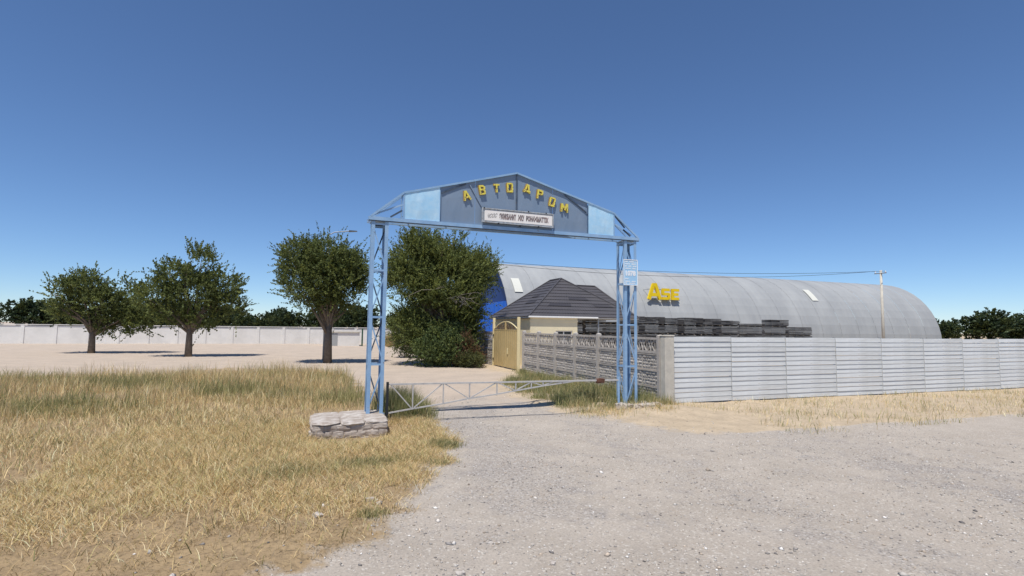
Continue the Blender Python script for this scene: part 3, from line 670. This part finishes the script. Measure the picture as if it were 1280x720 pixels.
for z in (5.75, 6.7):
    MB().bar((32.7-17, 47.36-54.7, z), (36.8-17, 47.36-54.7, z), .05, .05).build('letter_rail', GALV, ha)
for X in (33.0, 34.6, 36.4):
    MB().bar((X-17, 47.36-54.7, 5.72), (X-17, 47.9-54.7, 5.72), .04, .04, (0, 0, 1)).build('letter_bracket', GALV, ha)
    MB().bar((X-17, 47.36-54.7, 6.7), (X-17, 48.7-54.7, 6.7), .04, .04, (0, 0, 1)).build('letter_bracket', GALV, ha)

# ------------------------------------------------------------ far wall, hut, poles, wires
fw = tag(empty('boundary_wall', (-40, 75, 0)), 'long low whitewashed wall across the far end of the yard', 'wall')
for k in range(17):
    box('wall_panel', WALLW, fw, k*3.0+.02, k*3.0+2.98, -.1, .1, 0, 2.05); 
    box('pier', WALLW, fw, k*3.0-.16, k*3.0+.16, -.16, -.102, 0, 2.12)
box('coping', WALLW, fw, -.2, 51.2, -.18, .18, 2.122, 2.2)
hu = tag(empty('white_hut', (3.2, 67, 0)), 'small flat white hut by the green post at far left', 'hut')
box('wall', WALLW, hu, -2.4, 1.75, 0, 3, 0, 1.62); box('roof_slab', CONCL, hu, -2.5, 1.85, -.12, 3.1, 1.622, 1.75)
box('door', mat('grey_door', (.35, .36, .36), .7), hu, -1.6, -.8, -.03, -.002, 0, 1.5)
gp = tag(MB().tube([(0, 0, -.1), (0, 0, 2.15)], .09, 8).build('green_post', mat('dark_green_paint', (.03, .09, .05), .6)), 'slim dark green post beside the small white hut', 'post'); gp.location = (5.25, 66.8, 0)
lamp = tag(empty('street_lamp', (.55, 40, 0)), 'tall grey street lamp behind the left tree, arm reaching right', 'street lamp')
MB().tube([(0, 0, -.1), (0, 0, 4), (0, 0, 9.0)], [.10, .08, .06], 8).build('pole', GALV, lamp, smooth=True)
MB().tube([(0, 0, 8.95), (.4, 0, 9.2), (1.5, 0, 9.38)], .035, 6).build('arm', GALV, lamp)
MB().hexa([(1.4, -.12, 9.30), (2.0, -.08, 9.36), (2.0, .08, 9.36), (1.4, .12, 9.30), (1.4, -.09, 9.42), (1.95, -.05, 9.43), (1.95, .05, 9.43), (1.4, .09, 9.42)]).build('lamp_head', mat('dark_lamp_housing', (.06, .065, .07), .5), lamp)
def pole(loc, h, label):
    p = tag(empty('utility_pole', loc), label, 'pole')
    MB().tube([(0, 0, -.2), (0, 0, h)], [.13, .09], 8).build('shaft', CONCL, p, smooth=True)
    MB().bar((-.05, -.5, h-.25), (-.05, .5, h-.25), .07, .07, (0, 0, 1)).build('crossarm', GALV, p)
    for s_ in (-.42, .42): MB().tube([(-.05, s_, h-.21), (-.05, s_, h-.14), (-.05, s_, h-.06)], [.03, .045, .02], 8).build('insulator', WHT, p)
    return p
pole((9.3, 36.2, 0), 7.35, 'concrete utility pole hidden inside the big elm')
pole((44.0, 30.5, 0), 7.6, 'concrete utility pole far right beyond the slab stacks')
def wire(a_, b_, sag, label):
    a_ = Vector(a_); b_ = Vector(b_); pts = [a_.lerp(b_, k/24)-Vector((0, 0, sag*4*(k/24)*(1-k/24))) for k in range(25)]
    o = MB().tube([p-a_ for p in pts], .014, 5).build('overhead_wire', mat('black_cable', (.03, .03, .03), .6)); o.location = a_
    return tag(o, label, 'wire', 'overhead wires above the yard')
wire((9.25, 35.78, 7.25), (43.95, 30.08, 7.5), .55, 'nearer thin dark wire crossing above the house roof')
wire((9.25, 36.62, 7.3), (43.95, 30.92, 7.56), .85, 'farther thin dark wire sagging in front of the hangar roof')

# ------------------------------------------------------------ trees
def n3(P, s, o=0): return (np.sin(P[:, 0]*s+o)*np.cos(P[:, 1]*s*1.1+o*.7)+np.sin(P[:, 2]*s*1.3+P[:, 0]*s*.6+o)+np.cos((P[:, 1]-P[:, 2])*s*.8+o*1.9))/3
def leaves(P, DIR, per, ln, size, base, seed, up=.4, spread=.15):
    r = np.random.default_rng(seed); n = len(P)
    t_ = r.uniform(.05, 1, (n, per)); L_ = ln[:, None]*t_
    side = r.normal(0, 1, (n, per, 3)); side -= DIR[:, None, :]*(side*DIR[:, None, :]).sum(2, keepdims=True)
    side /= np.linalg.norm(side, axis=2, keepdims=True)+1e-6
    cen = P[:, None, :]+DIR[:, None, :]*L_[..., None]+side*(spread*(1.15-t_)*r.uniform(.3, 1, (n, per)))[..., None]
    cen[..., 2] -= .10*(L_**2)
    ax = DIR[:, None, :]*.7+side*.8+r.normal(0, .25, (n, per, 3)); ax /= np.linalg.norm(ax, axis=2, keepdims=True)
    nb2 = r.normal(0, 1, (n, per, 3)); nb2[..., 2] += up; bx_ = np.cross(ax, nb2); bx_ /= np.linalg.norm(bx_, axis=2, keepdims=True)+1e-6
    s_ = (size*r.uniform(.6, 1.3, (n, per)))[..., None]
    v = np.stack([cen-ax*s_*.5, cen+bx_*s_*.27, cen+ax*s_*.5, cen-bx_*s_*.27], 2).reshape(-1, 3)
    q = np.arange(len(v)).reshape(-1, 4)
    cl = np.asarray(base)[None, None, :]*(1+r.normal(0, .16, (n, 1, 1)))*(1+r.normal(0, .22, (n, per, 1)))
    cl = cl+np.array([.022, .016, -.004])[None, None, :]*np.clip(r.normal(0, .8, (n, 1, 1)), -.8, 2)
    cl = np.repeat(np.clip(cl, .005, .5).reshape(-1, 3), 4, axis=0)
    return v, q, cl
def crown_pts(lobes, n, seed, gap=-.35, inner=.5):
    r = np.random.default_rng(seed); lb = np.array(lobes, float); w = (lb[:, 3]*lb[:, 4]*lb[:, 5])**(2/3); w /= w.sum()
    out = []; dirs = []
    k = r.choice(len(lb), n*2, p=w); d = r.normal(0, 1, (n*2, 3)); d /= np.linalg.norm(d, axis=1, keepdims=True)
    rad = inner+(1-inner)*r.uniform(0, 1, n*2)**.6; rad *= 1+.10*n3(d*3, 2.0, seed)
    P = lb[k, :3]+d*lb[k, 3:]*rad[:, None]
    ok = (n3(P, 1.7, seed) > gap+.25*r.uniform(-1, 1, len(P))) & (P[:, 2] > .05)
    P, d = P[ok][:n], d[ok][:n]
    dd = d*.7+np.array([0, 0, .75])+r.normal(0, .38, d.shape); dd /= np.linalg.norm(dd, axis=1, keepdims=True)
    return P, dd
def limbs(mb, lobes, trunk_h, r0, seed, lean=(0, 0)):
    r = random.Random(seed)
    tp = [Vector((0, 0, -.2)), Vector((lean[0]*.3, lean[1]*.3, trunk_h*.5)), Vector((lean[0], lean[1], trunk_h))]
    mb.tube(tp, [r0*1.25, r0, r0*.8], 9)
    for lb in lobes:
        c_ = Vector(lb[:3])
        for k in range(3):
            e = c_+Vector((r.uniform(-.7, .7)*lb[3], r.uniform(-.7, .7)*lb[4], r.uniform(-.2, .75)*lb[5]))
            st_ = tp[1].lerp(tp[2], r.uniform(.2, 1)); md = st_.lerp(e, .5)+Vector((r.uniform(-.3, .3), r.uniform(-.3, .3), r.uniform(-.1, .35)))
            mb.tube([st_, st_.lerp(md, .5)+Vector((0, 0, .06)), md, md.lerp(e, .5)+Vector((r.uniform(-.1, .1), 0, .06)), e], [r0*.5, r0*.4, r0*.28, r0*.17, r0*.06], 6)
            for q in range(4):
                s2 = md.lerp(e, r.uniform(.0, .8)); e2 = s2+Vector((r.uniform(-1, 1), r.uniform(-1, 1), r.uniform(-.2, .9)))*(.35*lb[3])
                mb.tube([s2, s2.lerp(e2, .5)+Vector((0, 0, .05)), e2], [r0*.14, r0*.09, r0*.03], 4)
def tree(name, loc, lobes, n, label, cat, base, seed, per=24, size=.12, ln=(.45, 1.0), trunk_h=2.5, r0=.2, group=None, gap=-.35, inner=.5, lm=LEAF, bark=True, whips=160):
    t_ = tag(empty(name, loc), label, cat, group)
    P, d = crown_pts(lobes, n, seed, gap, inner); r = np.random.default_rng(seed+1)
    v, q, cl = leaves(P, d, per, r.uniform(*ln, len(P)), size, base, seed+2)
    if bark and whips:
        P2, d2 = crown_pts(lobes, whips, seed+40, -1, .93); rw = np.random.default_rng(seed+5)
        v2, q2, c2 = leaves(P2, d2, 34, rw.uniform(.9, 1.75, len(P2)), size*.9, base, seed+6, spread=.085)
        v, q, cl = np.concatenate([v, v2]), np.concatenate([q, q2+len(v)]), np.concatenate([cl, c2])
    mesh_np('crown' if bark else 'foliage', v, q, lm, t_, cl)
    if bark:
        mb = MB(); limbs(mb, lobes, trunk_h, r0, seed); mb.build('trunk', BARK, t_, smooth=True)
    else:
        mb = MB(); rr = random.Random(seed)
        for k in range(9):
            lb = rr.choice(lobes); e = Vector(lb[:3])+Vector((rr.uniform(-.6, .6)*lb[3], rr.uniform(-.6, .6)*lb[4], rr.uniform(0, .7)*lb[5]))
            mb.tube([(rr.uniform(-.15, .15), rr.uniform(-.15, .15), -.1), tuple(e*.5+Vector((0, 0, .1))), tuple(e)], [.02, .013, .005], 4)
        mb.build('stems', BARK, t_)
    return t_
# big elm (about 7.4 m wide, 9.4 m tall)
EL_L = [(-.1, 0, 7.3, 1.75, 1.6, 1.75), (-1.6, .2, 6.6, 1.5, 1.5, 1.6), (-2.1, 0, 4.9, 1.3, 1.5, 1.5), (1.6, 0, 6.3, 1.6, 1.5, 1.5), (2.6, .2, 6.1, 1.3, 1.2, 1.15), (2.0, -.3, 4.5, 1.15, 1.2, 1.3), (.2, -.8, 5.2, 2.0, 1.4, 1.7), (.6, -.5, 3.4, 2.0, 1.4, 1.4), (-1.0, .1, 3.2, 1.6, 1.3, 1.2), (1.7, -.1, 2.8, 1.0, 1.1, 1.2), (.2, .5, 5.2, 2.6, 2.0, 2.6), (-1.2, -.3, 8.0, .9, .9, .9), (.7, -.2, 8.3, .8, .8, .8), (-2.6, .1, 5.9, .8, .9, .9), (3.3, 0, 6.9, .7, .7, .7), (-1.9, -.2, 2.2, 1.1, 1.1, 1.3), (.4, -.9, 2.2, 1.5, 1.1, 1.3), (1.4, -.4, 1.7, 1.1, 1.0, 1.3), (-.7, -.8, 1.3, 1.3, 1.0, 1.2)]
elm = tree('elm_tree', (7.55, 34.6, 0), EL_L, 7200, 'big dense dark green elm beside the dirt track', 'tree', (.17, .198, .062), 11, per=26, size=.115, ln=(.45, 1.35), trunk_h=3.2, r0=.3, gap=-.2, whips=620)
db = MB(); rr = random.Random(5)
for (sx, sz, n_) in ((.75, 4.3, 8), (-1.5, 4.6, 2)):
    s0 = Vector((sx, -2.0, sz+.15))
    for k in range(n_):
        an = rr.uniform(-2.9, .3); e = s0+Vector((math.cos(an)*rr.uniform(.7, 1.4), -rr.uniform(.2, .6), math.sin(an)*rr.uniform(.5, 1.0)))
        mdl = s0.lerp(e, .5)+Vector((rr.uniform(-.1, .1), 0, rr.uniform(-.1, .1)))
        db.tube([s0, mdl, e], [.022, .014, .006], 4)
        for q in range(3):
            u_ = mdl.lerp(e, rr.random()); e2 = u_+Vector((rr.uniform(-.4, .4), -.1, rr.uniform(-.35, .3))); db.tube([u_, e2], [.013, .005], 4)
db.build('dead_twigs', DEADW, elm)
BU = leafmat('shrub_leaves', .3)
tree('broad_bush', (7.6, 32.6, 0), [(-.9, 0, .9, 1.0, .8, 1.0), (.3, -.2, 1.0, 1.1, .8, 1.1), (1.2, .1, .8, .9, .8, .9), (.1, .5, 1.7, 1.3, .7, 1.1)], 1500, 'dense mid green bush at the foot of the big elm', 'bush', (.13, .168, .06), 21, per=22, size=.11, ln=(.25, .6), lm=BU, bark=False, gap=-.6, inner=.3)
tree('reddish_weed_bush', (8.75, 32.1, 0), [(0, 0, .6, .8, .6, .7), (.5, .2, .5, .7, .5, .6), (.1, .1, 1.2, .35, .3, .9)], 560, 'rusty brown and green weed clump by the end of the fence', 'bush', (.15, .085, .045), 23, per=20, size=.08, ln=(.3, .7), lm=BU, bark=False, gap=-.6, inner=.2)
tree('low_green_weeds', (9.15, 31.2, 0), [(0, 0, .35, .5, .5, .45), (-.5, .4, .4, .6, .5, .5)], 380, 'low olive weeds in front of the rusty brown weed clump', 'bush', (.11, .12, .045), 24, per=18, size=.08, ln=(.2, .5), lm=BU, bark=False, gap=-.6, inner=.2)
tree('grey_shrub', (7.0, 42.5, 0), [(0, 0, .9, 1.2, 1.0, 1.0), (-.6, 0, 1.8, .7, .8, .8), (.9, .4, 1.6, 1.0, .8, 1.1)], 800, 'grey green shrub left of the big elm by the track', 'bush', (.15, .16, .10), 25, per=20, size=.13, ln=(.3, .7), lm=BU, bark=False, gap=-.6, inner=.3)
tree('small_tree', (10.3, 56, 0), [(0, 0, 3.2, 1.6, 1.6, 1.6), (-.9, 0, 2.6, 1.2, 1.2, 1.2), (1.0, 0, 2.2, 1.5, 1.2, 1.5)], 1000, 'light green rounded tree far off behind the near blue tower', 'tree', (.09, .125, .045), 26, per=20, size=.17, ln=(.4, .9), trunk_h=1.6, r0=.12, gap=-.6)
LT = [(0, 0, 6.7, 1.9, 1.6, 1.6), (1.2, 0, 6.1, 1.2, 1.3, 1.4), (1.0, 0, 4.6, 1.25, 1.3, 1.2), (-1.2, 0, 5.2, 1.8, 1.6, 1.9), (.1, -.5, 5.4, 1.7, 1.2, 1.7), (-1.9, .2, 6.7, 1.3, 1.3, 1.3)]
tree('elm_tree', (.75, 37.2, 0), LT, 2900, 'dark green elm at left, cut by the near blue tower', 'tree', (.155, .184, .06), 31, per=26, size=.125, trunk_h=2.8, r0=.24, gap=-.4)
T2 = [(.4, 0, 6.9, 1.2, 1.2, 1.3), (-1.2, .3, 5.9, 1.3, 1.3, 1.1), (1.9, .2, 5.3, 1.4, 1.3, 1.2), (-2.4, 0, 4.4, 1.1, 1.2, 1.0), (.3, -.2, 4.6, 1.7, 1.5, 1.1), (2.6, 0, 3.7, 1.0, 1.0, .8), (-1.2, 0, 3.2, 1.3, 1.1, .8), (.8, .2, 2.9, 1.1, 1.0, .9)]
tree('elm_tree', (-9.0, 46, 0), T2, 1900, 'round elm standing alone far left of the gateway', 'tree', (.15, .178, .058), 33, per=22, size=.15, trunk_h=2.6, r0=.22, gap=-.4)
tree('elm_tree', (-17, 52, 0), [(-p[0]*1.25+.25*k, p[1], p[2]*.78+.3*(k % 3), p[3]*(1.25-.08*k), p[4]*1.1, p[5]*(.8+.06*k)) for k, p in enumerate(T2)], 1700, 'wider lower elm at the far left edge', 'tree', (.15, .178, .06), 35, per=22, size=.16, trunk_h=2.2, r0=.22, gap=-.4)
# distant tree belt beyond the wall: each crown its own tree
rr = random.Random(9); DPM = []
for k in range(3):
    lob = [(rr.uniform(-2, 2), rr.uniform(-1, 1), rr.uniform(2.2, 4.2), rr.uniform(1.8, 2.8), 1.8, rr.uniform(1.4, 2.0)) for q in range(6)]
    P, d = crown_pts(lob, 520, 60+k, -.8, .5); v, q, cl = leaves(P, d, 14, np.full(len(P), .9), .42, (.062, .085, .035), 70+k, spread=.3)
    o = mesh_np('crown', v, q, LEAF, None, cl); DPM.append(o.data); bpy.data.objects.remove(o)
TRK = MB().tube([(0, 0, -.2), (.1, 0, 1.6), (0, 0, 3.2)], [.3, .24, .12], 7).mesh('trunk')
dl = []
for k in range(16):
    X = 96+k*7.5+rr.uniform(-2, 2); Yd = 74-k*1.5+rr.uniform(-5, 8)
    t_ = tag(empty('distant_tree', (X, Yd, 0), rr.uniform(0, 6)), 'tree in the far green row at the right end of the hangar', 'tree', 'trees of the far row right of the hangar')
    s_ = rr.uniform(.8, 1.2); t_.scale = (s_*1.2, s_*1.2, s_)
    link('crown', DPM[k % 3], LEAF, t_); link('trunk', TRK, BARK, t_)
for k in range(20):
    X = -62+k*5.3+rr.uniform(-1.2, 1.2); Yd = 118+rr.uniform(-6, 12)
    t_ = tag(empty('distant_tree', (X, Yd, 0), rr.uniform(0, 6)), 'tree in the far green belt beyond the white boundary wall', 'tree', 'trees of the far belt beyond the wall')
    s_ = rr.uniform(.85, 1.25); t_.scale = (s_*1.1, s_*1.1, s_)
    link('crown', DPM[k % 3], LEAF, t_); link('trunk', TRK, BARK, t_)

# ------------------------------------------------------------ grass, weeds, gravel (uncountable)
def blades(name, X, Y, Hh, Wd, lean, cols, label=None, seed=1, cat=None):
    r = np.random.default_rng(seed); n = len(X); Z = hgt(X, Y)-.01
    P = np.stack([X, Y, Z], 1); az = r.uniform(0, 2*np.pi, n); la = r.uniform(0, 2*np.pi, n)
    sd = np.stack([np.cos(az), np.sin(az), np.zeros(n)], 1)*Wd[:, None]*.5
    ld = np.stack([np.cos(la), np.sin(la), np.zeros(n)], 1)*(lean*Hh)[:, None]
    up = np.array([0, 0, 1.])[None, :]*(Hh*np.sqrt(np.clip(1-lean**2, .02, 1)))[:, None]
    mid = P+ld*.35+up*.6; tip = P+ld+up
    v = np.stack([P-sd, P+sd, mid+sd*.75, mid-sd*.75, tip], 1).reshape(-1, 3)
    e = np.arange(n)*5; f_ = np.concatenate([np.stack([e, e+1, e+2], 1), np.stack([e, e+2, e+3], 1), np.stack([e+3, e+2, e+4], 1)])
    o = mesh_np(name, v, f_, GRASSM, None, np.repeat(cols, 5, axis=0))
    return tag(o, label, cat, kind='stuff')
def scatter(n, x0, x1, y0, y1, dens, seed):
    r = np.random.default_rng(seed); X = r.uniform(x0, x1, n); Y = r.uniform(y0, y1, n); k = r.uniform(0, 1, n) < dens(X, Y); return X[k], Y[k]
def pal(n, cols, w, seed, jit=.18):
    r = np.random.default_rng(seed); c_ = np.array(cols)[r.choice(len(cols), n, p=np.array(w)/sum(w))]; return np.clip(c_*(1+r.normal(0, jit, (n, 1))), .01, .9)
STRAW = [(.80, .62, .33), (.70, .53, .27), (.84, .69, .43), (.54, .40, .21), (.46, .40, .18)]
def clump(X, Y, green, dry, sc, o, bias=0.0):   # green clumps standing in dry growth
    k = (sn(X, Y, sc, o)+.5*sn(X, Y, sc*2.7, o+1)+bias+np.random.default_rng(int(o*10)).normal(0, .22, len(X))) > 0
    return np.where(k[:, None], green, dry)
def d_straw(x, y): return np.clip(-(left_d(x, y)+.25*sn(x, y, 3.3, 4))*1.6+.15, 0, 1)*(.05+.95*sst(y+.7*sn(x, y, 1.5), 6.6, 9.6))*np.clip(.75+.6*sn(x, y, 2.6, 1), .12, 1)*(1-.93*np.exp(-((x-1.0)/.95)**4-((y-12.9)/1.0)**4))
X, Y = scatter(165000, -4, 3.8, 6, 14.2, d_straw, 101); n = len(X); r = np.random.default_rng(1)
blades('dry_grass', X, Y, r.uniform(.06, .26, n), r.uniform(.006, .013, n), r.uniform(.6, .97, n), pal(n, STRAW, [4, 3, 3, 2, 1], 1), 'matted golden dry grass on the verge in front of the plinth', 1, 'grass')
def d_sparse(x, y): return np.clip(-(left_d(x, y))*1.2+.25, 0, 1)*np.clip(.22+.55*sn(x, y, 2.9, 6)+.2*sn(x, y, 6.1, 2), .05, .7)
X, Y = scatter(95000, -5, 3.4, 5.3, 11, d_sparse, 102); n = len(X)
blades('sparse_dry_grass', X, Y, r.uniform(.03, .12, n), r.uniform(.004, .009, n), r.uniform(.6, .98, n), pal(n, [(.44, .32, .17), (.34, .24, .12), (.26, .22, .09), (.52, .41, .24)], [3, 3, 2, 2], 2), 'thin short dry grass on the bare brown verge nearest the camera', 2, 'grass')
GREEN = [(.27, .275, .105), (.34, .33, .16), (.20, .22, .085), (.46, .39, .21)]
# small green tufts on the verge
tx, ty = [], []
for (cx, cy, sxx, syy, k) in ((2.55, 10.95, .17, .13, 1500), (.75, 9.75, .35, .16, 1500), (1.25, 9.95, .3, .10, 700), (-.3, 9.5, .5, .25, 1500), (.75, 7.25, .10, .07, 260), (2.2, 9.6, .12, .05, 160)):
    tx.append(r.normal(cx, sxx, k)); ty.append(r.normal(cy, syy, k))
X, Y = np.concatenate(tx), np.concatenate(ty); n = len(X)
blades('verge_grass_tufts', X, Y, r.uniform(.05, .17, n), r.uniform(.005, .010, n), r.uniform(.1, .8, n), pal(n, GREEN, [3, 2, 3, 1], 3), 'low green grass tufts in the dry verge', 3, 'grass')
# weeds behind the barrier on the left
def d_wl(x, y): return np.exp(-(((x-2.35)/.62)**4+((y-15.0)/.75)**4))*np.clip(.8+.5*sn(x, y, 4, 2), .2, 1)
X, Y = scatter(34000, 1.3, 3.4, 13.8, 16.4, d_wl, 104); n = len(X)
blades('barrier_weeds', X, Y, r.uniform(.14, .9, n)*np.clip(1.05-.28*(X-1.8)+.45*sn(X, Y, 3.3, 2), .3, 1.3), r.uniform(.006, .014, n), r.uniform(.05, .75, n), clump(X, Y, pal(n, GREEN, [4, 3, 4, 1], 4), pal(n, STRAW, [2, 3, 2, 2, 2], 14), 2.6, 3, .6), 'tall green weeds behind the hinge end of the barrier', 4, 'weeds')
def d_tl(x, y): return np.clip(1.9-.02*(y-15)-x, 0, .6)/.6*sst(y+1.6*sn(x, y, .8, 9)+.6*sn(x, y, 2.2, 4), 15.2, 18.5)*np.clip(.42+.75*sn(x, y, .75, 5)+.25*sn(x, y, 2.4, 1), .03, 1)*sst(-y, -31, -25)
X, Y = scatter(150000, -16, 1.75, 14.2, 31, d_tl, 105); n = len(X)
blades('tall_field_grass', X, Y, r.uniform(.25, 1.0, n)**1.4*np.clip(.62+.45*sn(X, Y, .9, 2)+.2*sn(X, Y, 3, 1), .18, 1.05), r.uniform(.008, .016, n), r.uniform(.05, .6, n), clump(X, Y, pal(n, [(.36, .34, .15), (.27, .27, .11), (.46, .40, .2)], [3, 2, 2], 5), pal(n, STRAW, [3, 4, 2, 3, 2], 15), .7, 2, -.15), 'tall yellow green grass on the left behind the near tower', 5, 'grass')
def d_lf(x, y): return np.clip(.55+.5*sn(x, y, .9, 3), .08, 1)*sst(-x, -1.2, .3)*(.06+.94*sst(y+.8*sn(x,y,.8,4)-.35*np.clip(-x,0,6), 8.2, 11.5))*(1-.9*np.exp(-((x-.6)/1.3)**4-((y-12.9)/1.15)**4))
X, Y = scatter(170000, -16, 1.0, 6.5, 20, d_lf, 106); n = len(X)
blades('field_stubble', X, Y, r.uniform(.06, .32, n), r.uniform(.007, .014, n), r.uniform(.3, .95, n), pal(n, STRAW+[(.2, .21, .08)], [3, 4, 2, 3, 2, 2], 6), 'dry stubble covering the field left of the plinth', 6, 'grass')
# weeds along the right fence
def d_wr(x, y): return np.clip((x-np.interp(y, [14, 16, 19, 22.5, 24, 27.5], [7.0, 7.0, 6.9, 7.7, 9.3, 10.2]))*2, 0, 1)*np.clip(.42+.75*sn(x, y, 1.9, 7)+.3*sn(x, y, 4.5, 3), .04, 1)*(x < 10.66)
X, Y = scatter(100000, 6.5, 10.66, 13.9, 28, d_wr, 107); n = len(X)
hs = np.interp(X, [6.6, 7.6, 9.5, 10.6], [.3, .68, .85, .85])*np.interp(Y, [14, 15, 20, 26], [.7, 1.0, .8, .55])
blades('fence_weeds', X, Y, r.uniform(.2, 1.0, n)**1.3*hs*np.clip(.8+.5*sn(X, Y, 2.6, 4), .35, 1.25), r.uniform(.007, .014, n), r.uniform(.05, .8, n), clump(X, Y, pal(n, GREEN, [4, 3, 5, 1], 7), pal(n, STRAW+[(.40, .28, .17)], [2, 3, 2, 3, 2, 2], 17), 1.9, 7, .45), 'mixed green and dry weeds along the concrete fence', 7, 'weeds')
def d_fm(x, y): return np.exp(-(((x-8.3)/.9)**2+((y-13.75)/.5)**2))*.55+np.exp(-(((x-9.6)/.35)**2+((y-13.2)/.25)**2))*.7+np.exp(-(((x-10.45)/.4)**2+((y-14.5)/.35)**2))*.9
X, Y = scatter(26000, 6.5, 12, 12.3, 15.2, d_fm, 108); n = len(X)
blades('tower_foot_grass', X, Y, r.uniform(.06, .32, n), r.uniform(.005, .011, n), r.uniform(.2, .9, n), pal(n, STRAW+GREEN[:2], [3, 3, 2, 2, 1, 1, 1], 8), 'short dry grass round the far tower foot', 8, 'grass')
X, Y = scatter(30000, 11, 40, 9.6, 14.6, lambda x, y: np.clip(.3+.5*sn(x, y, 1.2, 3), .02, .8), 109); n = len(X)
blades('fence_side_grass', X, Y, r.uniform(.05, .3, n), r.uniform(.006, .013, n), r.uniform(.2, .9, n), pal(n, STRAW+GREEN[:2], [3, 3, 2, 2, 2, 2, 2], 9), 'patchy dry grass in front of the white slat fence', 9, 'grass')
X, Y = scatter(42000, 7.6, 14.2, 62, 70, lambda x, y: np.exp(-((x-10.8)/2.9)**4), 110); n = len(X)
blades('bank_grass', X, Y, r.uniform(.3, .8, n), r.uniform(.03, .05, n), r.uniform(.1, .8, n), pal(n, [(.55, .40, .19), (.44, .31, .15), (.24, .2, .10)], [3, 3, 1], 10), 'golden dry grass on the far earth bank', 10, 'grass')

def pebbles(name, X, Y, sz, cols, label, seed):
    r = np.random.default_rng(seed); n = len(X); Z = hgt(X, Y)
    u = np.array([[1, 0, 0], [0, 1, 0], [-1, 0, 0], [0, -1, 0], [.1, .1, 1], [0, 0, -1]], float)
    v = u[None]*(1+r.uniform(-.35, .35, (n, 6, 1)))+r.uniform(-.22, .22, (n, 6, 3)); v[..., 2] *= r.uniform(.4, .75, (n, 1)); v[..., 1] *= r.uniform(.6, 1, (n, 1))
    a_ = r.uniform(0, 6.28, n); c_, s_ = np.cos(a_)[:, None], np.sin(a_)[:, None]
    x_ = v[..., 0]*c_-v[..., 1]*s_; y_ = v[..., 0]*s_+v[..., 1]*c_
    v = np.stack([x_, y_, v[..., 2]], 2)*sz[:, None, None]+np.stack([X, Y, Z+sz*.18], 1)[:, None, :]
    F_ = np.array([[0, 1, 4], [1, 2, 4], [2, 3, 4], [3, 0, 4], [1, 0, 5], [2, 1, 5], [3, 2, 5], [0, 3, 5]])
    f_ = (F_[None]+np.arange(n)[:, None, None]*6).reshape(-1, 3)
    return tag(mesh_np(name, v.reshape(-1, 3), f_, PEB, None, np.repeat(cols, 6, axis=0)), label, 'gravel', kind='stuff')
def d_peb(x, y): return np.clip(np.minimum(left_d(x, y), right_d(x, y))+.6, 0, .6)/.6*np.clip(.42+.6*sn(x, y, 1.3, 8)+.35*sn(x, y, 3.7, 2), .05, 1)*np.exp(-(y-4)/9)*(.42+.75*loose(x, y))
GR = [(.45, .42, .385), (.33, .305, .28), (.56, .52, .47), (.20, .185, .175), (.66, .63, .59), (.42, .35, .28)]
X, Y = scatter(330000, -9, 15, 3, 19, d_peb, 120); n = len(X)
pebbles('road_gravel', X, Y, np.clip(r.lognormal(-4.75, .42, n), .004, .028), pal(n, GR, [4, 4, 3, 2, 1.2, 3], 11), 'loose grey gravel strewn over the road', 11)
X, Y = scatter(9000, -9, 15, 3.2, 20, lambda x, y: np.clip(np.minimum(left_d(x, y)+3, right_d(x, y)+2.5), 0, 1)*np.exp(-(y-4)/10)*.4, 121); n = len(X)
pebbles('larger_stones', X, Y, np.clip(r.lognormal(-3.9, .35, n), .015, .05), pal(n, GR, [3, 4, 3, 2, 2, 3], 12), 'scattered larger stones on road and verge', 12)
for k, (X, Y, s_, lb) in enumerate(((.78, 7.75, .075, 'pale stone on the brown verge, upper of the close pair'), (.90, 7.62, .06, 'pale stone on the brown verge, lower of the close pair'), (.1, 7.35, .085, 'largest pale stone on the brown verge, farthest left'), (1.45, 5.35, .06, 'flat pale stone at the bottom of the road'), (2.45, 5.3, .045, 'small white stone alone on the bottom gravel'))):
    o = rock('stone', RUB, None, (X, Y, float(hgt(X, Y))+s_*.2), (s_*1.5, s_, s_*.7), 80+k, 3, .4, k); tag(o, lb, 'stone', 'loose pale stones')
